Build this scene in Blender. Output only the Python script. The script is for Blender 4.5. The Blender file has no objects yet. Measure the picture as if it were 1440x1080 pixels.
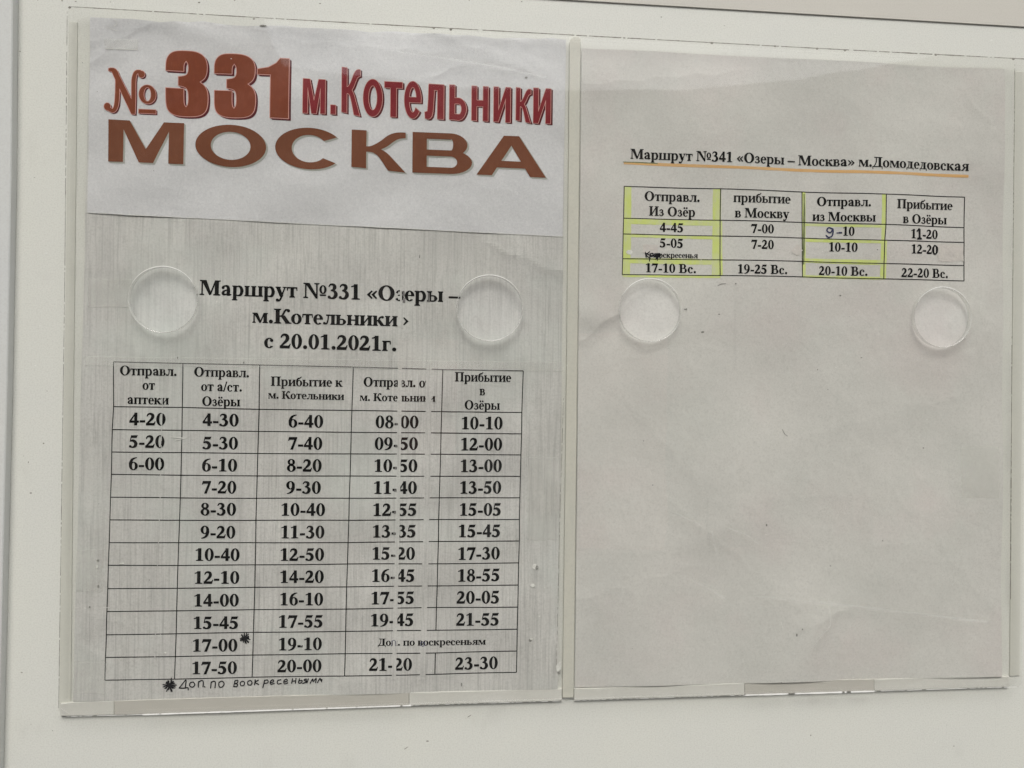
import bpy, math, random
import numpy as np
from mathutils import Vector, Matrix
from mathutils.geometry import delaunay_2d_cdt

random.seed(4)
SC = bpy.context.scene
COL = SC.collection
# ---------------------------------------------------------------- camera
# world: X right, Z up, the board's face is the plane y=0 and looks towards -Y.
# F, pitch, yaw, roll, then position in mm against the board
CF, CA, CB, CC = 1.0958, 0.005946, -0.097264, 0.010889
CX, CY, CZ = -34.696, -2.124, 355.59
HT = 1.55                                   # height of the frame's middle above the ground


def _rot(a, b, c):
    ca, sa, cb, sb, cc, sc = math.cos(a), math.sin(a), math.cos(b), math.sin(b), math.cos(c), math.sin(c)
    Rx = np.array([[1, 0, 0], [0, ca, -sa], [0, sa, ca]])
    Ry = np.array([[cb, 0, sb], [0, 1, 0], [-sb, 0, cb]])
    Rz = np.array([[cc, -sc, 0], [sc, cc, 0], [0, 0, 1]])
    return Ry @ Rx @ Rz


RC = _rot(CA, CB, CC)
M2W = np.array([[1, 0, 0], [0, 0, -1], [0, 1, 0]])   # board axes (x right, y up, z out) -> world
cam = bpy.data.cameras.new('camera')
camo = bpy.data.objects.new('camera', cam)
COL.objects.link(camo)
Rw = M2W @ RC
camo.matrix_world = Matrix([[*Rw[0], CX / 1000], [*Rw[1], -CZ / 1000], [*Rw[2], HT + CY / 1000], [0, 0, 0, 1]])
cam.sensor_width = 36
cam.lens = CF * 1000 / 1440 * 36
cam.clip_start = 0.01
cam.clip_end = 500
SC.camera = camo
# ---------------------------------------------------------------- light
SUN_EL, SUN_AZ = math.radians(55), math.radians(-12)
w = bpy.data.worlds.new('World'); SC.world = w; w.use_nodes = True
nt = w.node_tree; nt.nodes.clear()
wo = nt.nodes.new('ShaderNodeOutputWorld'); bg = nt.nodes.new('ShaderNodeBackground')
sky = nt.nodes.new('ShaderNodeTexSky'); sky.sky_type = 'NISHITA'; sky.sun_disc = False
sky.sun_elevation = SUN_EL; sky.sun_rotation = math.pi + SUN_AZ
sky.air_density = 1.2; sky.dust_density = 4.0; sky.ozone_density = 1.0
hs = nt.nodes.new('ShaderNodeHueSaturation'); hs.inputs['Saturation'].default_value = 0.18
nt.links.new(sky.outputs[0], hs.inputs['Color']); nt.links.new(hs.outputs[0], bg.inputs[0])
bg.inputs[1].default_value = 0.15
nt.links.new(bg.outputs[0], wo.inputs[0])
sl = bpy.data.lights.new('sun', 'SUN'); sl.energy = 2.1; sl.angle = math.radians(24); sl.color = (1.0, 0.965, 0.90)
so = bpy.data.objects.new('sun', sl); COL.objects.link(so)
sd = Vector((math.sin(SUN_AZ) * math.cos(SUN_EL), -math.cos(SUN_AZ) * math.cos(SUN_EL), math.sin(SUN_EL)))
so.rotation_euler = sd.to_track_quat('Z', 'Y').to_euler()
SC.view_settings.view_transform = 'Standard'; SC.view_settings.look = 'None'
SC.view_settings.exposure = 0.0; SC.view_settings.gamma = 1.0
SC.render.engine = 'CYCLES'
SC.cycles.transparent_max_bounces = 24
SC.cycles.max_bounces = 10


# ---------------------------------------------------------------- geometry helpers
def plane_pt(px, py, z=0.0):
    """point of the board plane (mm, board axes) at height z seen at a photo position"""
    d = RC @ np.array([(px - 720) / (CF * 1000), -(py - 540) / (CF * 1000), -1.0])
    t = (z - CZ) / d[2]
    return CX + d[0] * t, CY + d[1] * t


def pp(a, z=0.0):
    """array (n,2) of photo positions -> (n,2) mm on plane z"""
    a = np.asarray(a, float).reshape(-1, 2)
    d = RC @ np.stack([(a[:, 0] - 720) / (CF * 1000), -(a[:, 1] - 540) / (CF * 1000), -np.ones(len(a))])
    t = (z - CZ) / d[2]
    return np.stack([CX + d[0] * t, CY + d[1] * t], 1)


def w3(x, y, z):
    return (x / 1000, -z / 1000, HT + y / 1000)


def link(name, verts, faces, mats, parent=None, smooth=False, fm=None):
    me = bpy.data.meshes.new(name)
    me.from_pydata([tuple(v) for v in verts], [], [tuple(f) for f in faces])
    for m in (mats if isinstance(mats, (list, tuple)) else [mats]):
        me.materials.append(m)
    if fm is not None:
        me.polygons.foreach_set('material_index', fm)
    if smooth:
        me.polygons.foreach_set('use_smooth', [True] * len(me.polygons))
    me.update()
    o = bpy.data.objects.new(name, me); COL.objects.link(o)
    if parent:
        o.parent = parent
        o.matrix_parent_inverse = Matrix.Translation(parent.location).inverted()
    return o


def tag(o, label=None, cat=None, group=None, kind=None):
    for k, v in (('label', label), ('category', cat), ('group', group), ('kind', kind)):
        if v: o[k] = v
    return o


def thing(name, label, cat, x, y, z, group=None):
    o = bpy.data.objects.new(name, None); COL.objects.link(o)
    o.location = w3(x, y, z); o.empty_display_size = 0.02
    return tag(o, label, cat, group)


def union(polys):
    """union of simple polygons -> (verts (n,2), tris)"""
    vs, fs = [], []
    src = []
    for p in polys:
        if len(p) == 4:                      # split folded or concave quads
            cr = [(p[(i + 1) % 4][0] - p[i][0]) * (p[(i + 2) % 4][1] - p[(i + 1) % 4][1]) - (p[(i + 1) % 4][1] - p[i][1]) * (p[(i + 2) % 4][0] - p[(i + 1) % 4][0]) for i in range(4)]
            if min(cr) < 0 < max(cr):
                src += [[p[0], p[1], p[2]], [p[0], p[2], p[3]]]; continue
        src.append(p)
    for p in src:
        a = 0.0
        for i in range(len(p)):
            x0, y0 = p[i]; x1, y1 = p[(i + 1) % len(p)]; a += x0 * y1 - x1 * y0
        if abs(a) < 1e-9: continue
        q = list(p) if a > 0 else list(p)[::-1]
        fs.append(list(range(len(vs), len(vs) + len(q)))); vs += [Vector((float(x), float(y))) for x, y in q]
    V, E_, F_, _, _, OF = delaunay_2d_cdt(vs, [], fs, 1, 1e-5)
    return np.array([[v.x, v.y] for v in V]), [tuple(f) for f, o in zip(F_, OF) if len(o)]


# ---------------------------------------------------------------- lettering
def R(x0, y0, x1, y1): return [[(x0, y0), (x1, y0), (x1, y1), (x0, y1)]]
def P(*pts): return [list(pts)]
def D(x0, y0, x1, y1, wx): h = wx / 2; return [[(x0 - h, y0), (x0 + h, y0), (x1 + h, y1), (x1 - h, y1)]]
def C(x, y, r, ry=None, n=14):
    ry = ry or r
    return [[(x + r * math.cos(2 * math.pi * i / n), y + ry * math.sin(2 * math.pi * i / n)) for i in range(n)]]
def Rg(cx, cy, rx, ry, tx, ty, a0=0, a1=360, n=30, pw=1.0):
    out = []
    def pt(a, ox, oy):
        c, s = math.cos(a), math.sin(a)
        return (cx + ox * c, cy + oy * s)
    N = max(4, int(n * abs(a1 - a0) / 360))
    for i in range(N):
        a = math.radians(a0 + (a1 - a0) * i / N); b = math.radians(a0 + (a1 - a0) * (i + 1) / N)
        out.append([pt(a, rx, ry), pt(b, rx, ry), pt(b, rx - tx, ry - ty), pt(a, rx - tx, ry - ty)])
    return out


def smooth_path(pts, ws, k=5):
    P_ = np.array(pts, float); W = np.array(ws, float)
    if len(P_) < 3:
        return P_, W
    A = np.vstack([2 * P_[0] - P_[1], P_, 2 * P_[-1] - P_[-2]])
    op, ow = [], []
    for i in range(len(P_) - 1):
        for j in range(k):
            t = j / k
            p0, p1, p2, p3 = A[i], A[i + 1], A[i + 2], A[i + 3]
            op.append(.5 * ((2 * p1) + (-p0 + p2) * t + (2 * p0 - 5 * p1 + 4 * p2 - p3) * t * t + (-p0 + 3 * p1 - 3 * p2 + p3) * t ** 3))
            ow.append(W[i] * (1 - t) + W[i + 1] * t)
    op.append(P_[-1]); ow.append(W[-1])
    return np.array(op), np.array(ow)


def S(pts, ws, k=5):
    if not isinstance(ws, (list, tuple)): ws = [ws] * len(pts)
    p, w_ = smooth_path(pts, ws, k)
    t = np.gradient(p, axis=0); t /= np.maximum(np.hypot(t[:, 0], t[:, 1])[:, None], 1e-9)
    n = np.stack([-t[:, 1], t[:, 0]], 1) * w_[:, None] / 2
    a, b = p + n, p - n
    return [[tuple(a[i]), tuple(b[i]), tuple(b[i + 1]), tuple(a[i + 1])] for i in range(len(p) - 1)]


def ST(x, w_, y0, y1, bl=45, br=45, tl=45, tr=45, s=24):
    """stem with bracketed serifs; 0 = none"""
    o = R(x, y0, x + w_, y1)
    if bl or br:
        o += P((x - bl, y0), (x + w_ + br, y0), (x + w_ + br, y0 + s), (x + w_, y0 + s * 2.1), (x, y0 + s * 2.1), (x - bl, y0 + s))
    if tl or tr:
        o += P((x - tl, y1), (x - tl, y1 - s), (x, y1 - s * 2.1), (x + w_, y1 - s * 2.1), (x + w_ + tr, y1 - s), (x + w_ + tr, y1))
    return o


H, X = 676, 461
six = Rg(262, 215, 212, 228, 128, 28) + S([(115, 230), (118, 380), (190, 560), (310, 650), (440, 688)], [128, 135, 105, 60, 16])
ie = Rg(232, 225, 205, 236, 125, 26, 0, 312) + R(110, 236, 425, 264)
soft = S([(150, 256), (330, 248), (402, 135), (330, 26), (150, 14)], [28, 45, 132, 45, 28])
GL = {
    '0': (500, Rg(250, 338, 222, 350, 134, 26)),
    '1': (500, ST(185, 150, 0, 686, 100, 105, 0, 0, 22) + P((62, 560), (185, 590), (335, 686), (300, 690), (62, 590))),
    '2': (500, S([(62, 500), (110, 605), (215, 640), (318, 590), (345, 480), (300, 360), (180, 220), (50, 80)], [26, 60, 92, 125, 140, 125, 80, 50]) + R(22, 0, 425, 112) + P((380, 60), (425, 0), (478, 205), (452, 205), (430, 140), (380, 112))),
    '3': (500, S([(62, 540), (120, 630), (215, 650), (305, 600), (318, 500), (260, 410), (160, 372)], [26, 50, 75, 120, 138, 90, 28]) + S([(160, 376), (290, 345), (368, 250), (366, 150), (300, 50), (190, 14), (80, 50)], [28, 80, 138, 145, 105, 50, 75]) + C(78, 68, 56)),
    '4': (500, P((22, 145), (22, 225), (300, 688), (345, 688), (88, 225), (88, 145)) + R(22, 145, 475, 243) + R(265, 0, 395, 688)),
    '5': (500, P((128, 676), (420, 676), (448, 690), (392, 556), (108, 556)) + P((128, 676), (60, 345), (85, 330), (125, 556)) + S([(66, 352), (200, 390), (310, 330), (362, 215), (325, 90), (210, 16), (80, 45)], [30, 110, 135, 150, 130, 55, 75]) + C(76, 62, 56)),
    '6': (500, six),
    '7': (500, P((60, 676), (477, 676), (477, 645), (420, 545), (75, 545), (38, 490), (14, 490)) + P((477, 645), (262, -8), (140, -8), (352, 560), (420, 600))),
    '8': (500, Rg(248, 520, 180, 168, 108, 26) + Rg(250, 180, 218, 194, 128, 26) + P((150, 400), (250, 440), (360, 350), (250, 300))),
    '9': (500, [[(500 - x, 676 - y) for x, y in q] for q in six]),
    '.': (250, C(125, 72, 80)),
    '-': (333, R(42, 165, 292, 262)),
    '–': (500, R(0, 185, 500, 245)),
    '/': (278, D(30, -20, 250, 690, 70)),
    '«': (500, S([(240, 405), (75, 238), (240, 70)], [50, 105, 50], 1) + S([(440, 405), (275, 238), (440, 70)], [50, 105, 50], 1)),
    '»': (500, S([(60, 405), (225, 238), (60, 70)], [50, 105, 50], 1) + S([(260, 405), (425, 238), (260, 70)], [50, 105, 50], 1)),
    '›': (500, S([(270, 405), (425, 238), (270, 70)], [30, 90, 30], 1)),
    'М': (944, ST(92, 42, 0, H, 78, 70, 78, 0) + P((92, H), (292, H), (520, 60), (445, -5)) + D(478, 20, 718, H, 52) + ST(690, 156, 0, H, 68, 75, 0, 78)),
    'О': (778, Rg(389, 331, 354, 348, 168, 32)),
    'П': (778, ST(98, 156, 0, H, 78, 65, 78, 40) + ST(524, 156, 0, H, 65, 78, 40, 78) + R(150, 638, 620, H)),
    'Р': (611, ST(98, 156, 0, H, 78, 75, 78, 0) + S([(200, 657), (440, 645), (510, 500), (440, 345), (240, 330)], [36, 60, 160, 60, 30])),
    'В': (667, ST(98, 156, 0, H, 78, 0, 78, 0) + S([(200, 657), (415, 645), (478, 515), (410, 372), (220, 358)], [36, 60, 150, 55, 32]) + S([(220, 358), (460, 340), (545, 190), (450, 32), (200, 18)], [32, 60, 165, 60, 36])),
    'К': (760, ST(98, 156, 0, H, 78, 65, 78, 65) + S([(240, 335), (370, 360), (450, 500), (530, 630), (650, 645)], [40, 60, 70, 66, 50]) + C(655, 602, 62) + D(640, 0, 395, 365, 185) + P((520, 0), (780, 0), (780, 24), (735, 30), (640, 80), (560, 60))),
    'Д': (720, R(140, 640, 690, H) + R(450, 20, 606, 650) + S([(285, 650), (262, 300), (120, 30)], [36, 46, 46]) + R(24, 0, 706, 40) + R(24, -150, 56, 40) + R(674, -150, 706, 40)),
    'И': (790, ST(98, 156, 0, H, 78, 65, 78, 65) + ST(536, 156, 0, H, 65, 78, 65, 78) + D(235, 90, 555, 590, 64)),
    '№': (1080, ST(92, 42, 0, H, 78, 78, 78, 0) + P((92, H), (270, H), (628, 60), (628, -12), (575, -12)) + ST(588, 42, 0, H, 0, 0, 85, 85) + Rg(880, 400, 150, 190, 82, 24) + R(750, 120, 1010, 160)),
    'а': (500, S([(335, 0), (345, 120), (345, 300), (300, 420), (190, 442), (85, 390)], [110, 135, 130, 100, 45, 60]) + C(105, 360, 58) + S([(330, 265), (170, 210), (105, 115), (150, 40), (290, 70)], [26, 60, 118, 70, 30]) + P((300, 0), (400, 0), (478, 45), (470, 62), (410, 60), (300, 80))),
    'б': (500, Rg(250, 215, 222, 228, 125, 28) + S([(88, 240), (95, 420), (170, 550), (330, 600), (425, 690)], [115, 110, 90, 62, 40])),
    'в': (482, ST(58, 132, 0, X, 40, 0, 40, 0) + S([(150, 446), (310, 440), (352, 350), (300, 252), (150, 240)], [28, 42, 118, 42, 28]) + S([(150, 240), (345, 232), (390, 128), (320, 24), (150, 14)], [28, 45, 130, 45, 28])),
    'г': (410, ST(58, 132, 0, X, 40, 50, 40, 0) + R(150, 415, 370, X) + P((340, X), (370, X), (376, 310), (352, 310))),
    'д': (530, R(295, 15, 425, 445) + R(110, 430, 490, X) + S([(195, 440), (180, 200), (95, 20)], [34, 40, 40]) + R(20, 0, 510, 32) + R(20, -115, 50, 32) + R(480, -115, 510, 32)),
    'е': (444, ie),
    'ё': (444, ie + C(135, 605, 60) + C(320, 605, 60)),
    'з': (415, S([(75, 350), (130, 436), (230, 440), (290, 350), (230, 255), (130, 240)], [80, 34, 55, 110, 50, 26]) + S([(130, 240), (270, 232), (322, 130), (250, 22), (130, 14), (62, 90)], [26, 62, 126, 55, 34, 90])),
    'и': (576, ST(58, 132, 0, X, 40, 40, 40, 40) + ST(386, 132, 0, X, 40, 40, 40, 40) + D(160, 60, 415, 400, 48)),
    'к': (545, ST(58, 132, 0, X, 40, 40, 40, 0) + S([(180, 225), (270, 255), (320, 370), (425, 430)], [36, 55, 60, 50]) + C(440, 405, 52) + D(450, 0, 275, 250, 150) + R(370, 0, 548, 24)),
    'л': (560, ST(380, 132, 0, X, 35, 35, 0, 30) + R(150, 412, 420, X) + S([(238, 445), (225, 220), (170, 50), (70, 25)], [34, 42, 46, 44]) + C(66, 55, 52)),
    'м': (700, ST(62, 34, 0, X, 45, 45, 45, 0) + P((62, X), (225, X), (385, 60), (330, -5)) + D(355, 15, 530, X, 38) + ST(508, 132, 0, X, 42, 42, 0, 42)),
    'н': (576, ST(58, 132, 0, X, 40, 40, 40, 40) + ST(386, 132, 0, X, 40, 40, 40, 40) + R(180, 214, 400, 250)),
    'о': (500, Rg(250, 225, 225, 238, 130, 26)),
    'п': (576, ST(58, 132, 0, X, 40, 40, 40, 20) + ST(386, 132, 0, X, 40, 40, 20, 40) + R(150, 412, 420, X)),
    'р': (556, ST(66, 132, -205, X, 45, 50, 45, 0) + S([(150, 370), (270, 440), (390, 400), (450, 235), (400, 60), (280, 16), (150, 50)], [26, 40, 100, 134, 100, 40, 26])),
    'с': (444, Rg(240, 225, 212, 238, 130, 28, 62, 318) + C(345, 348, 62)),
    'т': (490, ST(179, 132, 0, X, 50, 50, 0, 0) + R(25, 412, 465, X) + P((25, X), (52, X), (40, 310), (20, 310)) + P((438, X), (465, X), (470, 310), (450, 310))),
    'у': (500, D(105, 450, 262, 60, 150) + S([(425, 455), (330, 200), (240, -60), (160, -165), (80, -150)], [34, 40, 50, 50, 60]) + C(82, -140, 58) + R(6, 437, 235, X) + R(330, 437, 494, X) + P((187, 60), (337, 60), (300, 10), (250, -20))),
    'ш': (850, ST(58, 132, 0, X, 40, 0, 40, 40) + ST(359, 132, 0, X, 0, 0, 40, 40) + ST(660, 132, 0, X, 0, 40, 40, 40) + R(60, 0, 790, 34)),
    'ы': (740, ST(58, 132, 0, X, 40, 0, 40, 40) + soft + ST(550, 132, 0, X, 40, 40, 40, 40)),
    'ь': (500, ST(58, 132, 0, X, 40, 0, 40, 40) + soft),
    'я': (530, ST(330, 132, 0, X, 40, 40, 0, 40) + S([(390, 446), (200, 440), (135, 340), (200, 236), (390, 222)], [28, 44, 124, 44, 28]) + D(60, 0, 255, 240, 95) + R(8, 0, 130, 24)),
    ' ': (250, []),
}
TRI = {}


def glyph(ch):
    if ch not in TRI:
        adv, polys = GL[ch]
        TRI[ch] = (adv, *(union([[(x / 1000, y / 1000) for x, y in q] for q in grow(polys, 13)]) if polys else (np.zeros((0, 2)), [])))
    return TRI[ch]


def grow(polys, d):
    """the union of polygons thickened by d (px)"""
    out = [list(p) for p in polys]
    v_, f_ = union(polys); cnt = {}
    for t in f_:
        for i in range(len(t)):
            a, b = t[i], t[(i + 1) % len(t)]; cnt[(a, b)] = 1
    for (a, b) in list(cnt):
        if (b, a) not in cnt:
            p, q = v_[a], v_[b]; l = math.hypot(*(q - p))
            if l < 1e-6: continue
            t = (q - p) / l; n = np.array([-t[1], t[0]]) * d; e = t * d * .5
            out.append([tuple(p + n - e), tuple(p - n - e), tuple(q - n + e), tuple(q + n + e)])
    return out


LEAN = 0.012


def text_px(s, x0, x1, y0, y1, cap, track=None):
    """verts (photo px) and tris of a line set between x0 and x1, baselines y0->y1, cap height in px"""
    adv = 0; V, F = [], []; n = 0; first = None
    for i, ch in enumerate(s):
        a, v, f = glyph(ch)
        if len(v):
            q = v.copy(); q[:, 0] += adv
            V.append(q); F += [tuple(k + n for k in t) for t in f]; n += len(q)
        adv += a / 1000
    V = np.vstack(V)
    lo, hi = V[:, 0].min(), V[:, 0].max()
    u = (V[:, 0] - lo) / (hi - lo)
    h = V[:, 1] * cap / 0.676
    return np.stack([x0 + u * (x1 - x0) + h * LEAN, y0 + u * (y1 - y0) - h], 1), F


def refine(V, F, L):
    """split every edge longer than L so a print can follow curved paper"""
    V = [tuple(v) for v in V]
    T = []
    for f in F:
        for i in range(1, len(f) - 1): T.append((f[0], f[i], f[i + 1]))
    for _ in range(7):
        mid = {}
        def m(a, b):
            if math.hypot(V[a][0] - V[b][0], V[a][1] - V[b][1]) <= L: return None
            k = (min(a, b), max(a, b))
            if k not in mid:
                mid[k] = len(V); V.append(((V[a][0] + V[b][0]) / 2, (V[a][1] + V[b][1]) / 2))
            return mid[k]
        N_ = []
        for a, b, c in T:
            x, y, z = m(a, b), m(b, c), m(c, a)
            n = (x is not None) + (y is not None) + (z is not None)
            if n == 0: N_.append((a, b, c))
            elif n == 3: N_ += [(a, x, z), (x, b, y), (z, y, c), (x, y, z)]
            elif n == 1:
                if x is not None: N_ += [(a, x, c), (x, b, c)]
                elif y is not None: N_ += [(a, b, y), (a, y, c)]
                else: N_ += [(a, b, z), (z, b, c)]
            else:
                if x is None: N_ += [(a, b, y), (a, y, z), (z, y, c)]
                elif y is None: N_ += [(a, x, z), (x, b, c), (x, c, z)]
                else: N_ += [(x, b, y), (a, x, y), (a, y, c)]
        T = N_
        if not mid: break
    return np.array(V), T


class Sheet:
    """a paper sheet: outline in photo px at z0, own relief, prints that follow it"""
    def __init__(s, z0, relief):
        s.z0, s.relief = z0, relief
    def z(s, x, y): return s.z0 + s.relief(x, y)
    def put(s, name, pxy, faces, mat, parent, lift, label=None):
        pxy, faces = refine(pxy, faces, 7.0)
        m = pp(pxy, s.z0)
        v = [w3(x, y, s.z(x, y) + lift) for x, y in m]
        o = link(name, v, faces, mat, parent)
        if label: o['label'] = label
        return o


def ribbon_px(pts, w_, k=4):
    return union(S(pts, w_, k))


# ---------------------------------------------------------------- materials
def mat(name, rough=0.6, spec=0.3, color=(.5, .5, .5)):
    m = bpy.data.materials.new(name); m.use_nodes = True
    b = m.node_tree.nodes['Principled BSDF']
    b.inputs['Roughness'].default_value = rough
    b.inputs['Specular IOR Level'].default_value = spec
    b.inputs['Base Color'].default_value = (*color, 1)
    return m, m.node_tree, b


def noise_mix(nt_, b, c0, c1, scale, stretch=(1, 1, 1), lo=.35, hi=.65, detail=6, base=None, rough=.6):
    """mixes two colours by stretched noise in object space (metres); returns the colour socket"""
    N, Lk = nt_.nodes, nt_.links
    tc = N.new('ShaderNodeTexCoord'); mp = N.new('ShaderNodeMapping'); mp.inputs['Scale'].default_value = stretch
    nz = N.new('ShaderNodeTexNoise'); nz.inputs['Scale'].default_value = scale; nz.inputs['Detail'].default_value = detail
    nz.inputs['Roughness'].default_value = rough
    mr = N.new('ShaderNodeMapRange'); mr.inputs[1].default_value = lo; mr.inputs[2].default_value = hi
    mx = N.new('ShaderNodeMix'); mx.data_type = 'RGBA'
    Lk.new(tc.outputs['Object'], mp.inputs[0]); Lk.new(mp.outputs[0], nz.inputs['Vector'])
    Lk.new(nz.outputs[0], mr.inputs[0]); Lk.new(mr.outputs[0], mx.inputs[0])
    if base is None: mx.inputs[6].default_value = (*c0, 1)
    else: Lk.new(base, mx.inputs[6])
    mx.inputs[7].default_value = (*c1, 1)
    Lk.new(mx.outputs[2], b.inputs['Base Color'])
    return mx, mr


def bump(nt_, b, scale, strength, dist=0.0003, stretch=(1, 1, 1)):
    N, Lk = nt_.nodes, nt_.links
    tc = N.new('ShaderNodeTexCoord'); mp = N.new('ShaderNodeMapping'); mp.inputs['Scale'].default_value = stretch
    nz = N.new('ShaderNodeTexNoise'); nz.inputs['Scale'].default_value = scale; nz.inputs['Detail'].default_value = 4
    bp = N.new('ShaderNodeBump'); bp.inputs['Strength'].default_value = strength; bp.inputs['Distance'].default_value = dist
    Lk.new(tc.outputs['Object'], mp.inputs[0]); Lk.new(mp.outputs[0], nz.inputs['Vector'])
    Lk.new(nz.outputs[0], bp.inputs['Height']); Lk.new(bp.outputs[0], b.inputs['Normal'])


def mottled(name, base, layers, rough=.65, spec=.2, bmp=None):
    """base colour with a chain of noise layers: (colour, scale, stretch, lo, hi, amount)"""
    m, t, b = mat(name, rough, spec, base)
    sock = None
    for col, sc_, st, lo, hi, amt in layers:
        mx, mr = noise_mix(t, b, base, col, sc_, st, lo, hi, base=sock)
        mr.inputs[4].default_value = amt
        sock = mx.outputs[2]
    if bmp: bump(t, b, *bmp)
    return m


M_board = mottled('board_paint', (.70, .705, .645), [((.62, .63, .62), 14, (1, 1, 1), .35, .7, .35), ((.46, .45, .41), 1500, (1, 1, 1), .44, .74, .45), ((.72, .70, .66), 800, (1, 1, 1), .5, .75, .4), ((.46, .45, .41), 60, (1, 1, .6), .60, .80, .25)], .26, .55, (90, .25, .0004))
M_rail = mottled('rail_paint', (.63, .64, .61), [((.56, .57, .59), 9, (1, 1, 1), .35, .7, .4), ((.50, .49, .47), 1500, (1, 1, 1), .44, .74, .45)], .4, .4, (70, .2, .0004))
M_top = mottled('upper_panel_paint', (.59, .57, .515), [((.54, .52, .475), 10, (1, 1, 1), .35, .7, .4), ((.46, .44, .39), 1500, (1, 1, 1), .44, .74, .45)], .45, .4, (70, .2, .0004))
M_sheet = mottled('copier_paper', (.585, .58, .55), [((.24, .235, .225), 1300, (1, 1, .022), .47, .78, .62), ((.72, .71, .68), 800, (1, 1, .03), .48, .76, .45), ((.48, .47, .47), 26, (1, 1, .4), .40, .72, .35), ((.40, .395, .37), 28, (1, 1, .25), .45, .70, .40), ((.36, .36, .34), 1150, (1, 1, 1), .46, .75, .50), ((.56, .60, .56), 17, (1, 1, 1), .5, .7, .5)], .7, .15, (110, .6, .0006))
M_head = mottled('glossy_paper', (.61, .612, .615), [((.56, .565, .58), 18, (1, 1, 1), .40, .70, .5), ((.72, .72, .72), 1000, (1, 1, 1), .45, .7, .5), ((.44, .44, .46), 1200, (1, 1, 1), .46, .78, .5)], .42, .35, (70, .5, .0009))
M_right = mottled('office_paper', (.625, .615, .58), [((.555, .56, .525), 20, (1, 1, 1), .40, .66, .6), ((.61, .55, .53), 18, (1, 1, 1), .50, .72, .6), ((.50, .485, .465), 9, (1, 1, .7), .45, .72, .40), ((.40, .39, .365), 1150, (1, 1, 1), .46, .78, .45), ((.70, .69, .66), 850, (1, 1, 1), .52, .8, .45)], .7, .15, (55, .6, .0011))


def ink(name, col, faded=None, amt=.5, rough=.55):
    return mottled(name, col, [(faded or tuple(min(1, c * 2 + .03) for c in col), 900, (1, 1, .3), .5, .8, amt)], rough, .15)


K_black = ink('toner_black', (.004, .004, .004), (.03, .028, .026), .5, .8)
K_small = ink('toner_small_print', (.005, .005, .005), (.035, .033, .03), .5, .8)
K_line = ink('toner_rule', (.015, .015, .014), (.10, .098, .094), .6)
K_faint = ink('worn_toner', (.16, .155, .15), (.34, .33, .32), .9)
K_brown = ink('brown_ink', (.165, .056, .026), (.21, .075, .036), .6)
K_rust = ink('rust_ink', (.20, .048, .020), (.27, .07, .03), .6)
K_red = ink('crimson_ink', (.21, .018, .024), (.27, .035, .035), .6)
K_pink = ink('pink_outline_ink', (.62, .33, .29), (.66, .42, .38), .5)
K_dkred = ink('dark_red_shadow_ink', (.095, .014, .018), (.15, .03, .03), .6)
K_grey = ink('grey_shadow_ink', (.36, .37, .33), (.45, .45, .42), .6)
K_pen = ink('gel_pen_ink', (.012, .012, .014), (.05, .05, .055), .3, .35)
K_blue = ink('blue_pen_ink', (.05, .055, .12), (.16, .16, .24), .7, .4)
K_yell = mottled('yellow_green_highlighter', (.60, .68, .22), [((.58, .60, .42), 260, (1, 1, .5), .42, .70, .75)], .7, .1)
K_oran = mottled('orange_highlighter', (.66, .40, .17), [((.60, .46, .30), 400, (.2, 1, 1), .45, .75, .6)], .7, .1)
K_smear = ink('smeared_marker', (.16, .19, .09), (.35, .38, .22), .8)
K_streak = mottled('bare_paper_streak', (.575, .57, .545), [((.50, .50, .48), 260, (1, 1, .1), .45, .75, .6)], .75, .1)


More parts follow.
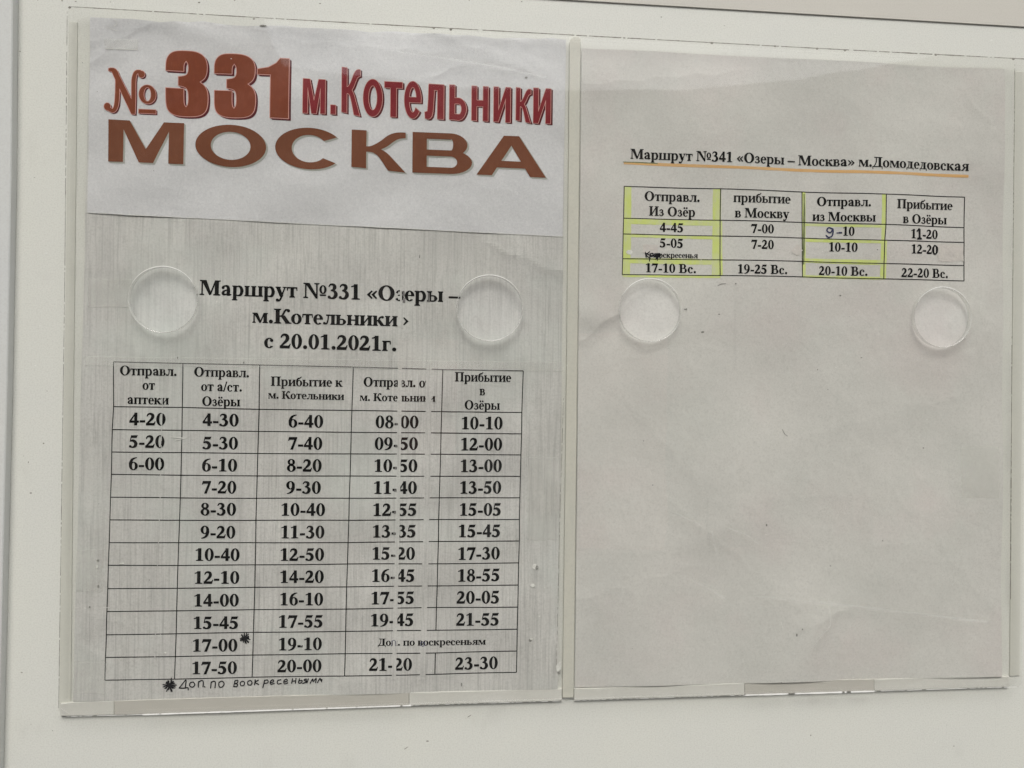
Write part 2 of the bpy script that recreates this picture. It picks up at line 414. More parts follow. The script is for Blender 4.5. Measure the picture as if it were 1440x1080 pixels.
def clear_mat(name, tint=.97, rough=.03, haze=0.0, hazec=(.8, .8, .75), smudge=True):
    m = bpy.data.materials.new(name); m.use_nodes = True
    t = m.node_tree; t.nodes.clear(); N, Lk = t.nodes, t.links
    o = N.new('ShaderNodeOutputMaterial'); tr = N.new('ShaderNodeBsdfTransparent'); gl = N.new('ShaderNodeBsdfGlossy')
    tr.inputs[0].default_value = (tint, tint, tint * .995, 1)
    gl.inputs['Roughness'].default_value = rough
    lw = N.new('ShaderNodeLayerWeight'); lw.inputs[0].default_value = .5
    pw = N.new('ShaderNodeMath'); pw.operation = 'POWER'; pw.inputs[1].default_value = 5; Lk.new(lw.outputs['Facing'], pw.inputs[0])
    fr = N.new('ShaderNodeMath'); fr.operation = 'MULTIPLY_ADD'; fr.inputs[1].default_value = .96; fr.inputs[2].default_value = .037; Lk.new(pw.outputs[0], fr.inputs[0])
    mx = N.new('ShaderNodeMixShader'); Lk.new(fr.outputs[0], mx.inputs[0]); Lk.new(tr.outputs[0], mx.inputs[1]); Lk.new(gl.outputs[0], mx.inputs[2])
    out = mx.outputs[0]
    if haze > 0:
        df = N.new('ShaderNodeBsdfDiffuse'); df.inputs[0].default_value = (*hazec, 1)
        m2 = N.new('ShaderNodeMixShader'); tc = N.new('ShaderNodeTexCoord'); nz = N.new('ShaderNodeTexNoise')
        nz.inputs['Scale'].default_value = 25; nz.inputs['Detail'].default_value = 5
        mr = N.new('ShaderNodeMapRange'); mr.inputs[1].default_value = .35; mr.inputs[2].default_value = .7
        mr.inputs[3].default_value = haze * .3; mr.inputs[4].default_value = haze
        Lk.new(tc.outputs['Object'], nz.inputs['Vector']); Lk.new(nz.outputs[0], mr.inputs[0]); Lk.new(mr.outputs[0], m2.inputs[0])
        Lk.new(out, m2.inputs[1]); Lk.new(df.outputs[0], m2.inputs[2]); out = m2.outputs[0]
    if smudge:
        tc = N.new('ShaderNodeTexCoord'); nz = N.new('ShaderNodeTexNoise'); nz.inputs['Scale'].default_value = 6; nz.inputs['Detail'].default_value = 3
        bp = N.new('ShaderNodeBump'); bp.inputs['Strength'].default_value = .12; bp.inputs['Distance'].default_value = .004
        Lk.new(tc.outputs['Object'], nz.inputs['Vector']); Lk.new(nz.outputs[0], bp.inputs['Height']); Lk.new(bp.outputs[0], gl.inputs['Normal'])
    Lk.new(out, o.inputs[0])
    return m


M_acryl = clear_mat('clear_acrylic', 1.0, .025, .004)
M_tape = clear_mat('clear_tape', 1.0, .25, .30, (.88, .88, .85), False)
M_smear = clear_mat('dried_smear', 1.0, .3, .13, (.92, .92, .90), False)
M_edge = mottled('acrylic_cut_edge', (.62, .62, .56), [((.42, .42, .37), 300, (1, 1, 1), .5, .75, .6)], .3, .5)
M_painted_glint = mottled('painted_edge_glint', (.90, .90, .87), [((.6, .6, .56), 500, (1, 1, 1), .55, .75, .6)], .2, .6)  # pale colour standing in for light caught on rims and edges
M_foam = mottled('milky_spacer', (.60, .595, .55), [((.68, .675, .64), 120, (.3, 1, 1), .45, .7, .6), ((.50, .50, .46), 1000, (1, 1, 1), .45, .8, .4), ((.47, .46, .42), 45, (1, 1, 1), .6, .8, .4)], .5, .3)
M_foam2 = mottled('bare_adhesive_strip', (.49, .475, .43), [((.52, .50, .46), 70, (.3, 1, 1), .45, .7, .6)], .5, .3)
M_side = mottled('margin_strip', (.60, .60, .54), [((.54, .54, .48), 60, (1, 1, .1), .45, .7, .6), ((.5, .5, .46), 1000, (1, 1, 1), .45, .8, .4)], .5, .3)
M_div = mottled('divider_spacer', (.60, .59, .52), [((.55, .55, .50), 90, (1, 1, .2), .45, .7, .6), ((.44, .44, .40), 1000, (1, 1, 1), .45, .8, .4)], .5, .3)
M_dirt_shade = mottled('grime_and_rim_shade', (.20, .19, .165), [((.34, .33, .29), 500, (1, 1, 1), .4, .6, .9)], .8, .1)  # real grime, and the painted shade on the lower hole rims
M_scuff_light = mottled('scuff_and_edge_light', (.74, .74, .70), [((.6, .6, .56), 900, (1, 1, 1), .4, .6, .8)], .5, .3)  # real scuffs, and the painted light line under the heading strip
M_speck = mottled('dark_speck', (.17, .165, .15), [((.3, .3, .28), 900, (1, 1, 1), .4, .6, .8)], .6, .3)


# ---------------------------------------------------------------- the board
def box_mm(name, x0, x1, y0, y1, z0, z1, m, parent, bev=0.0):
    v = [(x0, y0, z0), (x1, y0, z0), (x1, y1, z0), (x0, y1, z0)]
    if bev:
        v += [(x0, y0, z1 - bev), (x1, y0, z1 - bev), (x1, y1, z1 - bev), (x0, y1, z1 - bev)]
        b = bev
        v += [(x0 + b, y0 + b, z1), (x1 - b, y0 + b, z1), (x1 - b, y1 - b, z1), (x0 + b, y1 - b, z1)]
    else:
        v += [(x0, y0, z1), (x1, y0, z1), (x1, y1, z1), (x0, y1, z1)]
    f = [(0, 3, 2, 1)]
    for k in range(0, len(v) - 4, 4):
        for i in range(4): f.append((k + i, k + (i + 1) % 4, k + 4 + (i + 1) % 4, k + 4 + i))
    f.append(tuple(range(len(v) - 4, len(v))))
    return link(name, [w3(*p) for p in v], f, m, parent)


def prism_px(name, pts, z0, z1, m, parent, holes=(), edge=None, bev=0.0):
    """outline in photo px (taken on plane z1) extruded z0..z1 mm; holes = list of mm loops"""
    loops = [pp(pts, z1)] + [np.array(h) for h in holes]
    return prism_mm(name, loops, z0, z1, m, parent, edge, bev)


def prism_mm(name, loops, z0, z1, m, parent, edge=None, bev=0.0):
    def ccw(l): return l if np.sum(l[:, 0] * np.roll(l[:, 1], -1) - l[:, 1] * np.roll(l[:, 0], -1)) > 0 else l[::-1]
    loops = [ccw(loops[0])] + [ccw(l)[::-1] for l in loops[1:]]
    def off(l, d):
        n = len(l); out = []
        for i in range(n):
            a, b, c = l[i - 1], l[i], l[(i + 1) % n]
            t1 = (b - a) / np.hypot(*(b - a)); t2 = (c - b) / np.hypot(*(c - b))
            nn = np.array([-(t1 + t2)[1], (t1 + t2)[0]]); nn /= max(np.hypot(*nn), 1e-6)
            out.append(b + nn * d / max(.5, nn @ np.array([-t1[1], t1[0]])))
        return np.array(out)
    V, F, FM = [], [], []
    rings = []
    for l in loops:
        lv = [(l, z0), (l, z1 - bev)] + ([(off(l, bev), z1)] if bev else [])
        if bev: lv[0] = (off(l, bev), z0); lv.insert(1, (l, z0 + bev))
        idx = []
        for arr, z in lv:
            idx.append(list(range(len(V), len(V) + len(arr)))); V += [(x, y, z) for x, y in arr]
        for a, b in zip(idx[:-1], idx[1:]):
            for i in range(len(l)):
                j = (i + 1) % len(l); F.append((a[i], a[j], b[j], b[i])); FM.append(1 if edge else 0)
        rings.append(idx)
    for side in (0, -1):
        vs, es, mp_ = [], [], []
        for idx in rings:
            r = idx[side]; s0 = len(vs)
            vs += [Vector(V[i][:2]) for i in r]; mp_ += r
            es += [(s0 + i, s0 + (i + 1) % len(r)) for i in range(len(r))]
        v2, _, f2, ov, _, _ = delaunay_2d_cdt(vs, es, [list(range(len(rings[0][side])))], 1, 1e-6)
        key = [mp_[o[0]] if o else None for o in ov]
        for t in f2:
            c = sum((v2[i] for i in t), Vector((0, 0))) / len(t)
            inside = False
            for idx in rings[1:]:
                q = np.array([V[i][:2] for i in idx[side]]); cc = q.mean(0)
                # point in polygon
                k = False; n = len(q)
                for i in range(n):
                    (xa, ya), (xb, yb) = q[i], q[(i + 1) % n]
                    if (ya > c.y) != (yb > c.y) and c.x < (xb - xa) * (c.y - ya) / (yb - ya) + xa: k = not k
                if k: inside = True; break
            if inside: continue
            tt = tuple(key[i] for i in t)
            F.append(tt if side == -1 else tt[::-1]); FM.append(0)
    return link(name, [w3(*p) for p in V], F, [m, edge] if edge else m, parent, fm=FM)


board = thing('notice_board', 'off-white painted notice board with raised rails filling the whole background', 'notice board', 0, -700, 0)
REC = 0.0
box_mm('back_panel', -900, 900, -700, 700, -12, 0, M_board, board)
# left rail: its inner edge runs near x = 17 px (top) .. 2 px (bottom)
rx = pp([(17, 20), (3, 900)], 6)
prism_px('frame_rail', [(-900, -600), (19, -600), (17.5, 0), (15.3, 250), (9.7, 550), (4, 780), (-3, 1080), (-14, 1900), (-900, 1900)], 0.02, 5, M_rail, board, bev=.4)
# upper panel: its lower edge runs 813,0 -> 1440,36
prism_px('upper_panel', [(40, -47), (813, 1), (1126, 19.5), (1440, 38), (2300, 90), (2300, -900), (40, -900)], 0.02, .6, M_top, board, bev=.25)

# ---------------------------------------------------------------- the clear holder
ZB, ZF = 2.7, 5.3
holder = thing('document_holder', 'clear acrylic two-pocket paper holder with four round finger holes', 'paper holder', *plane_pt(760, 1000), 0)


def circ(px, py, wpx, hpx, n=56):
    c = plane_pt(px, py, ZF); a = pp([(px - wpx / 2, py), (px + wpx / 2, py), (px, py - hpx / 2), (px, py + hpx / 2)], ZF)
    r = (abs(a[1][0] - a[0][0]) + abs(a[2][1] - a[3][1])) / 4
    return np.array([(c[0] + r * math.cos(2 * math.pi * i / n), c[1] + r * math.sin(2 * math.pi * i / n)) for i in range(n)]), c, r


HOLES = [circ(229, 421, 90, 99), circ(689, 433, 89, 96), circ(915, 436, 86, 89.5), circ(1326.5, 446, 77, 87.5)]
outl = [(97, 8), (440, 28), (840, 50), (1140, 66.5), (1440, 82), (1444, 84), (1441, 520), (1437, 962), (1433, 966.4), (1140, 975.3), (940, 981.7), (540, 994), (300, 1003), (94, 1008.2), (82, 1000), (85, 780), (92, 400), (95.5, 14)]
prism_px('front_panel', outl, ZB, ZF, M_acryl, holder, [h[0] for h in HOLES], M_acryl, bev=0.35)
# rims of the finger holes: polished cut walls
for loop, c, r in HOLES:
    n = len(loop); V, F, FM = [], [], []
    for rr, z in ((r - .01, ZB - .1), (r - .22, ZB + .3), (r - .22, ZF - .5), (r + .02, ZF + .04), (r + .24, ZF + .02)):
        V += [w3(c[0] + rr * math.cos(2 * math.pi * i / n), c[1] + rr * math.sin(2 * math.pi * i / n), z) for i in range(n)]
    for k in range(4):
        for i in range(n):
            j = (i + 1) % n; F.append((k * n + i, k * n + j, (k + 1) * n + j, (k + 1) * n + i)); FM.append(0)
    o = link('hole_rim', V, F, clear_mat('rim_acrylic', .97, .08, .34, (.80, .80, .76), False) if 'rim_acrylic' not in bpy.data.materials else bpy.data.materials['rim_acrylic'], holder, smooth=True)
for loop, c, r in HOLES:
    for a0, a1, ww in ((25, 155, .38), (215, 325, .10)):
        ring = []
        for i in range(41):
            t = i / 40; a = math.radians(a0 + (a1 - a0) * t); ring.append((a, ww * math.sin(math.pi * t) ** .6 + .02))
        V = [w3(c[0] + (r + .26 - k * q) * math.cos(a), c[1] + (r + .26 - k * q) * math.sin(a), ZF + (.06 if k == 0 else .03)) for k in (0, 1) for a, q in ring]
        link('painted_rim_shading', V, [(i, i + 1, i + 42, i + 41) for i in range(40)], M_painted_glint if a0 < 100 else M_dirt_shade, holder)  # painted rim light: highlight on the upper arc, shade on the lower
# spacers
prism_px('divider_strip', [(803, 54), (806, 51.5), (814, 52), (816.5, 55), (812, 500), (807, 950), (806.5, 981), (791, 981.5), (791.5, 950), (797, 500), (801, 60)], .1, 1.45, M_div, holder, bev=.15)
prism_px('side_strip', [(97, 30), (109, 31), (104, 500), (99.5, 987.5), (83.6, 989), (86, 780), (92, 400)], .1, .4, M_side, holder, bev=.1)
prism_px('side_strip', [(1427.5, 100), (1441, 101), (1438, 520), (1434, 950), (1420, 951), (1422.5, 600)], .1, .4, M_side, holder, bev=.1)


def bottom(x0, x1, m):
    top = lambda x: np.interp(x, [84, 100, 300, 540, 790, 940, 1140, 1440], [990, 988, 981, 975, 969, 965, 957, 951])
    bot = lambda x: np.interp(x, [82, 300, 540, 940, 1140, 1440], [1007, 1002, 993, 980.7, 974.3, 965])
    xs = np.linspace(x0, x1, 8)
    prism_px('bottom_strip', [(x, top(x)) for x in xs] + [(x, bot(x)) for x in xs[::-1]], .1, 1.35, m, holder, bev=.12)


bottom(84.5, 160, M_foam); bottom(160.5, 575, M_foam2); bottom(575.5, 790, M_foam)
bottom(807.5, 1047, M_foam); bottom(1047.5, 1229, M_foam2); bottom(1229.5, 1419, M_foam)


def wob(pts, w0, w1, gap=0.0, seg=3.0):
    """uneven ribbon along a px polyline"""
    pts = np.array(pts, float); polys = []
    d = np.r_[0, np.cumsum(np.hypot(*np.diff(pts, axis=0).T))]
    n = int(d[-1] / seg); prev = None; w = w0
    for i in range(n + 1):
        t = d[-1] * i / n
        x, y = np.interp(t, d, pts[:, 0]), np.interp(t, d, pts[:, 1])
        w = .6 * w + .4 * random.uniform(w0, w1)
        cur = (x, y, w)
        if prev is not None and random.random() > gap:
            dx, dy = cur[0] - prev[0], cur[1] - prev[1]; l = math.hypot(dx, dy); nx, ny = -dy / l / 2, dx / l / 2
            polys.append([(prev[0] + nx * prev[2], prev[1] + ny * prev[2]), (prev[0] - nx * prev[2], prev[1] - ny * prev[2]), (cur[0] - nx * cur[2], cur[1] - ny * cur[2]), (cur[0] + nx * cur[2], cur[1] + ny * cur[2])])
        prev = cur
    return polys


FLAT = lambda z: Sheet(z, lambda x, y: 0.0)
fr = FLAT(ZF)
v, f = union(wob([(97, 9.3), (440, 29.2), (840, 51.3), (1140, 67.5), (1440, 82.9)], .5, 1.9, .04) + [q for x, y, r in [(98, 10.5, 2.2), (357, 26.5, 1.8), (610, 39.5, 2), (634, 41.5, 2.2), (1001, 60.5, 2.2), (1090, 65, 1.8), (1149, 68.5, 2), (1188, 71, 1.8), (1316, 77, 2), (1425, 83, 2.2)] for q in C(x, y, r, r * .8, 7)])
fr.put('grime_line', v, f, M_dirt_shade, holder, .012)
v, f = union(wob([(94.5, 16), (91, 400), (85.5, 780), (82.5, 996)], .3, 1.3, .15))
fr.put('grime_line', v, f, M_dirt_shade, holder, .012)
for a, b_, c_ in (([(1427, 90), (1424, 400)], (.2, 1.0), .3), ([(1423, 470), (1421, 843)], (.4, 1.6), .1)):
    v, f = union(wob(a, *b_, c_)); FLAT(ZB).put('grime_line', v, f, M_dirt_shade, holder, .03)
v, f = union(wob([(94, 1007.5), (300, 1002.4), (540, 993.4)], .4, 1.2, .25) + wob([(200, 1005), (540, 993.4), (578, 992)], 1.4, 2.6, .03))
fr.put('painted_lit_edge', v, f, M_painted_glint, holder, .012)  # bright ribbon painting the light caught along the panel's lower edge
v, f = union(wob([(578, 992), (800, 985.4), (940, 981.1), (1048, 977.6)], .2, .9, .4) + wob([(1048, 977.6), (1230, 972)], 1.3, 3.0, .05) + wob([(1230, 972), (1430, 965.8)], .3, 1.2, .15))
fr.put('painted_lit_edge', v, f, M_painted_glint, holder, .012)  # same painted edge light, right half

# ---------------------------------------------------------------- sheets of paper
LZ, HZ, RZ = 1.2, 1.6, 1.4


def bumpf(cx, cy, rx_, ry_, a, rot=0):
    cr, sr = math.cos(rot), math.sin(rot)
    return lambda x, y: a * math.exp(-(((x - cx) * cr + (y - cy) * sr) / rx_) ** 2 - ((-(x - cx) * sr + (y - cy) * cr) / ry_) ** 2)


def crease(px0, py0, px1, py1, a, w_):
    p, q = np.array(plane_pt(px0, py0)), np.array(plane_pt(px1, py1)); L = math.hypot(*(q - p)); t = (q - p) / L
    def g(x, y):
        dx, dy = x - p[0], y - p[1]; u = dx * t[0] + dy * t[1]; d = abs(-dx * t[1] + dy * t[0] + .8 * math.sin(u * .35))
        if d > 6 * w_ or u < -L * .3 or u > L * 1.3: return 0.0
        k = min(1, max(0, (u + L * .3) / (L * .3)), max(0, (L * 1.3 - u) / (L * .3)))
        return a * k * math.exp(-d / w_)
    return g


def wavy(seed, amp, lam, extra=()):
    r = random.Random(seed); ws = []
    for i in range(7):
        a = r.uniform(0, math.pi); k = 2 * math.pi / (lam * r.uniform(.6, 1.8))
        ws.append((k * math.cos(a), k * math.sin(a), r.uniform(0, 6.28), amp * r.uniform(.3, 1) / 2.2))
    def g(x, y):
        return sum(a * math.sin(kx * x + ky * y + p) for kx, ky, p, a in ws) + sum(e(x, y) for e in extra)
    return g


def bp_(px, py, rx_, ry_, a, rot=0):
    c = plane_pt(px, py); return bumpf(c[0], c[1], rx_, ry_, a, rot)


_ll = wavy(3, .36, 52, [bp_(770, 370, 14, 4, .45, -.5), bp_(752, 800, 4, 5, .35), bp_(120, 800, 5, 9, .4), bp_(125, 880, 8, 5, .3, .3), bp_(470, 560, 9, 7, .25), bp_(780, 680, 6, 9, .25), crease(700, 350, 792, 385, .5, 2.0), crease(115, 700, 140, 820, .25, 3), crease(125, 860, 180, 880, .2, 2), crease(760, 440, 790, 640, .2, 4), crease(105, 900, 150, 930, .25, 3), crease(740, 830, 780, 930, .25, 3), crease(440, 545, 500, 570, .2, 2.5)])
SL = Sheet(LZ, lambda x, y: .75 * math.tanh(_ll(x, y) / .75))
_own = wavy(8, .22, 55, [bp_(150, 45, 8, 4, .6, .6), bp_(200, 60, 9, 5, -.3), bp_(770, 70, 14, 5, .5, -.6), bp_(730, 90, 20, 4, .35, -.3), bp_(390, 60, 9, 12, .3), bp_(640, 75, 20, 6, .25, -.1), bp_(560, 300, 20, 8, .2), bp_(300, 50, 22, 4, .4, -.15), bp_(250, 40, 5, 8, .35, .5), bp_(700, 60, 16, 3, .45, -.25), bp_(760, 95, 12, 3, .4, -.5), bp_(160, 75, 10, 4, .3, .3), crease(640, 60, 790, 120, .34, 2), crease(690, 50, 792, 85, .36, 1.6), crease(700, 100, 790, 96, .25, 1.5), crease(300, 34, 400, 44, .3, 1.5), crease(620, 52, 770, 64, .3, 1.4), crease(128, 90, 180, 50, .3, 1.5), crease(600, 110, 700, 80, .2, 2), crease(130, 60, 210, 35, .22, 2), crease(380, 40, 410, 110, .2, 4), crease(126, 270, 420, 262, .12, 5), crease(620, 250, 790, 290, .14, 4), crease(420, 60, 600, 75, .15, 3)])
SH = Sheet(HZ, lambda x, y: SL.z(x, y) + .22 - HZ + (.35 * math.tanh(_own(x, y) / .35) if _own(x, y) > 0 else .08 * math.tanh(_own(x, y) / .08)))
_rr = wavy(12, .85, 58, [bp_(830, 440, 9, 7, .9), bp_(845, 475, 16, 5, -.5, .6), bp_(915, 446, 10, 9, .35), bp_(1340, 460, 7, 10, .6, -.5), bp_(1322, 465, 6, 10, -.4), bp_(1385, 115, 9, 12, .8, .4), bp_(840, 110, 16, 10, .6), bp_(1380, 465, 8, 9, .4), bp_(1150, 890, 14, 5, .35, 1.1), bp_(930, 350, 8, 5, .25), bp_(1000, 750, 30, 8, .3, .4), crease(815, 480, 905, 410, .4, 3), crease(1090, 900, 1180, 860, .25, 3), crease(960, 720, 1130, 860, .22, 5), crease(830, 120, 1010, 105, .25, 4), crease(1360, 140, 1405, 200, .3, 3), crease(1100, 620, 1330, 560, .15, 6), crease(880, 560, 980, 680, .15, 5), crease(1260, 700, 1400, 860, .2, 6), crease(820, 840, 960, 800, .2, 5), crease(1376, 420, 1378, 560, .25, 2)])
SR = Sheet(RZ, lambda x, y: 1.18 * math.tanh(_rr(x, y) / 1.18))


def paper(name, sheet, quad, m, parent, edges=None, nx=110, ny=150, th=.12):
    """quad = TL, TR, BR, BL in px; edges = functions adding px offsets (top(u), bottom(u))"""
    TL, TR, BR, BL = [np.array(q, float) for q in quad]
    P2 = []
    for j in range(ny + 1):
        t = j / ny
        for i in range(nx + 1):
            u = i / nx
            p = (TL * (1 - u) + TR * u) * (1 - t) + (BL * (1 - u) + BR * u) * t
            if edges:
                p = p + np.array([0, edges[0](u) * (1 - t) ** 12 + edges[1](u) * t ** 12])
            P2.append(p)
    mm = pp(P2, sheet.z0)
    zz = [sheet.z(x, y) for x, y in mm]
    n = len(mm)
    V = [w3(x, y, z) for (x, y), z in zip(mm, zz)] + [w3(x, y, z - th) for (x, y), z in zip(mm, zz)]
    F = []
    id_ = lambda i, j: j * (nx + 1) + i
    for j in range(ny):
        for i in range(nx):
            a, b, c, d = id_(i, j), id_(i + 1, j), id_(i + 1, j + 1), id_(i, j + 1)
            F.append((d, c, b, a)); F.append((a + n, b + n, c + n, d + n))
    for i in range(nx):
        a, b = id_(i, 0), id_(i + 1, 0); F.append((a, b, b + n, a + n))
        a, b = id_(i, ny), id_(i + 1, ny); F.append((b, a, a + n, b + n))
    for j in range(ny):
        a, b = id_(0, j), id_(0, j + 1); F.append((b, a, a + n, b + n))
        a, b = id_(nx, j), id_(nx, j + 1); F.append((a, b, b + n, a + n))
    return link(name, V, F, m, parent, smooth=False)


def jag(seed, amp, step=34):
    r = random.Random(seed); k = [r.uniform(-1, 1) * (1 if r.random() < .35 else .25) for _ in range(step + 1)]
    return lambda u: amp * float(np.interp(u * step, range(step + 1), k))


T1 = thing('timetable_sheet', 'streaky photocopied 331 bus timetable with a tall five-column table', 'timetable', *plane_pt(445, 980), LZ)
T2 = thing('route_heading_sheet', 'short white paper strip with large red-brown 331 Moscow route lettering', 'route sign', *plane_pt(455, 315), HZ)
T3 = thing('timetable_sheet', 'plain 341 bus timetable with small highlighted four-column table near its top', 'timetable', *plane_pt(1110, 955), RZ)
ob = paper('paper', SL, [(127, 29), (795.5, 60), (784, 969), (103, 987)], M_sheet, T1, None, 170, 230)
ob = paper('paper', SH, [(126.7, 24), (796, 57), (791, 333), (123, 299.5)], M_head, T2, (jag(5, 2.6), jag(9, .5)), 200, 90)
v, f = union(wob([(123.3, 299.2), (300, 308), (560, 321), (791, 332.7)], .3, .9, .15)); SH.put('painted_edge_light', v, f, M_scuff_light, T2, .03)  # white ribbon painting the highlight on the strip's lower paper edge
ob = paper('paper', SR, [(818, 67), (1412, 97.5), (1408, 951), (808.5, 967.5)], M_right, T3, None, 180, 250)

# ---------------------------------------------------------------- prints of the left timetable
CXL = [  # grid points: rows of x and y for the six verticals
    ([160, 257.1, 365.6, 496.7, 622.7, 735.8], [508.9, 511.1, 513.3, 516.2, 519.6, 521.6]),
    ([160.2, 256.4, 364.4, 494.9, 621.1, 733.8], [571.8, 572.9, 575.6, 577.1, 578.9, 580]),
    ([158.4, 256, 363.3, 494, 620.2, 733.3], [604, 605.1, 606.7, 607.8, 608.9, 610]),
    ([157.3, 255.3, 362.4, 493.3, 619.6, 732.4], [635.6, 636.4, 637.8, 638.2, 638.7, 639.6]),
    ([156.2, 254.7, 361.6, 492.4, 618.7, 731.8], [667.1, 668.2, 669.3, 669.3, 669.6, 669.8]),
    ([155.1, 253.8, 360.7, 491.3, 617.8, 731.1], [699.3, 700, 700.7, 700.4, 700, 700]),
    ([154.5, 252.6, 360, 490.7, 616.9, 730.4], [731.1, 731.6, 731.6, 731.3, 730.7, 730.4]),
    ([153.6, 251.2, 359.9, 489.5, 616.5, 730.3], [763.1, 763.1, 762.9, 763, 761.3, 760.8]),
    ([152.3, 250.4, 359.2, 488.5, 615.5, 729.5], [794.9, 795.1, 794, 793.3, 792.5, 791.8]),
    ([151.8, 249.6, 358.4, 487.5, 614.8, 728.8], [827.6, 827.1, 825.8, 825.3, 823.8, 822.8]),
    ([150.9, 248.5, 357.3, 486.8, 613.8, 728], [859.6, 858.9, 857.3, 856.3, 854.5, 853.3]),
    ([150, 247.7, 356.4, 486.1, 613, 727.2], [892.4, 891.3, 889.1, 888, 886.3, 884.3]),
    ([148.8, 246.6, 355.6, 485.4, 612.3, 726.9], [924.2, 923.3, 921.1, 919.5, 917.8, 915.5]),
    ([147.8, 245.3, 354.4, 484.6, 611.5, 726.3], [956.2, 955.1, 952.4, 950.5, 948, 945.5]),
]
LIFT_HI, LIFT_LN, LIFT_TX, LIFT_ST, LIFT_PEN, LIFT_TP = .05, .08, .11, .14, .17, .20


def rule(sheet, parent, pts, w_, m):
    q = []
    for a, b in zip(pts[:-1], pts[1:]):
        n = max(2, int(math.hypot(b[0] - a[0], b[1] - a[1]) / 12))
        for i in range(n): q.append((a[0] + (b[0] - a[0]) * i / n, a[1] + (b[1] - a[1]) * i / n))
    q.append(pts[-1]); q = np.array(q, float)
    t = np.gradient(q, axis=0); t /= np.hypot(t[:, 0], t[:, 1])[:, None]
    nn = np.stack([-t[:, 1], t[:, 0]], 1) * w_ / 2
    V = np.vstack([q + nn, q - nn]); k = len(q)
    F = [(i, i + k, i + k + 1, i + 1) for i in range(k - 1)]
    F = [f_[::-1] for f_ in F]
    return sheet.put('table_rule', V, F, m, parent, LIFT_LN)


for xs, ys in CXL:
    rule(SL, T1, list(zip(xs, ys)), 1.25, K_line)
for c in range(6):
    seq = [(r[0][c], r[1][c]) for r in CXL]
    if c == 4:
        a, b = seq[:12], seq[12:]
        for part in (a, b):
            o = rule(SL, T1, part, 1.3, K_line)
            for vv in o.data.vertices: vv.co.y -= .00001
    else:
        o = rule(SL, T1, seq, 1.3, K_line)
        for vv in o.data.vertices: vv.co.y -= .00001


def line(sheet, parent, s, x0, x1, y0, y1, cap, m=None, name='printed_time'):
    v_, f_ = text_px(s, x0, x1, y0, y1, cap)
    return sheet.put(name, v_, f_, m or K_black, parent, LIFT_TX)


c1 = [('4-20', 182.2, 232.9, 597.8), ('5-20', 181.6, 231.6, 629.3), ('6-00', 181.1, 231.1, 660.7)]
c2 = [('4-30', 284.9, 335.6, 599), ('5-30', 284.4, 334.4, 631.6), ('6-10', 284, 333.3, 662.7), ('7-20', 284, 332.4, 693.5), ('8-30', 282.2, 332.2, 724.3), ('9-20', 281.8, 331.1, 756.7), ('10-40', 274.9, 337.1, 788.4), ('12-10', 273.8, 336.7, 820.4), ('14-00', 273.3, 335.8, 852.4), ('15-45', 272.2, 334.9, 884.3), ('17-00', 271.1, 333.8, 916), ('17-50', 270.4, 333.1, 947.6)]
c3 = [('6-40', 405.6, 454.4, 600.9), ('7-40', 404.9, 453.3, 631.9), ('8-20', 403.3, 452.4, 662.9), ('9-30', 402.2, 451.1, 694), ('10-40', 395.6, 457.1, 725.1), ('11-30', 395.6, 456.3, 756.5), ('12-50', 394.9, 455.8, 788), ('14-20', 394.4, 455.3, 819.3), ('16-10', 394, 454.5, 850.9), ('17-55', 392.2, 453.8, 882.2), ('19-10', 392.2, 452.5, 914), ('20-00', 390, 452, 945)]
c4 = [('08-00', 528.2, 588.5, 601.8), ('09-50', 526.9, 587.6, 632.3), ('10-50', 526.7, 586.9, 663.3), ('11-40', 526, 586.2, 694), ('12-55', 525.1, 585.6, 725), ('13-35', 524.3, 584.5, 755.5), ('15-20', 523.8, 583.5, 786.8), ('16-45', 523, 582.8, 818), ('17-55', 522.3, 582.1, 849.4), ('19-45', 521.5, 581.3, 880.4), None, ('21-20', 519, 579.4, 942.5)]
c5 = [('10-10', 649.3, 706.7, 603.4), ('12-00', 648.4, 706, 633), ('13-00', 647.8, 705.6, 663.4), ('13-50', 647.1, 704.9, 693.9), ('15-05', 646.7, 704.4, 724.9), ('15-45', 645, 703.3, 755), ('17-30', 644.5, 702.8, 786.6), ('18-55', 644, 702.5, 817.3), ('20-05', 642, 701.8, 848.2), ('21-55', 641.5, 701.3, 879.2), None, ('23-30', 640, 700, 941.2)]
for col_, tilt in ((c1, .4), (c2, .6), (c3, .5), (c4, .3), (c5, 0)):
    for i, r in enumerate(col_):
        if r:
            tl = tilt - .1 * i
            line(SL, T1, r[0], r[1], r[2], r[3] - tl / 2, r[3] + tl / 2, 16.9)
hd = [('Отправл.', 168.9, 248.2, 527.2, 528.6, 13.2), ('от', 200.4, 217.8, 547.6, 548, 13), ('аптеки', 179.6, 237.3, 567.8, 568.8, 13),
      ('Отправл.', 272.9, 350.4, 529, 530.6, 13), ('от а/ст.', 282.7, 340.4, 549.4, 550.6, 13), ('Озёры', 284.4, 337.8, 570.4, 571.2, 13),
      ('Прибытие к', 381.1, 481.8, 542.4, 543.8, 12.8), ('м. Котельники', 377.3, 484, 560.2, 562.4, 10.6),
      ('Отправл. от', 511.1, 606.5, 543.2, 544.6, 13), ('м. Котельники', 505.8, 612.2, 563.6, 564.8, 10.8),
      ('Прибытие', 639.6, 718.9, 536, 537, 12.6), ('в', 674.4, 682.2, 555.6, 555.7, 12.6), ('Озёры', 653.3, 702.9, 575.4, 576, 12.6)]
for s, x0, x1, y0, y1, cap in hd:
    line(SL, T1, s, x0, x1, y0, y1, cap, K_small, 'column_heading')
line(SL, T1, 'Доп. по воскресеньям', 531.3, 683, 908, 906.3, 9.6, K_small, 'printed_note')
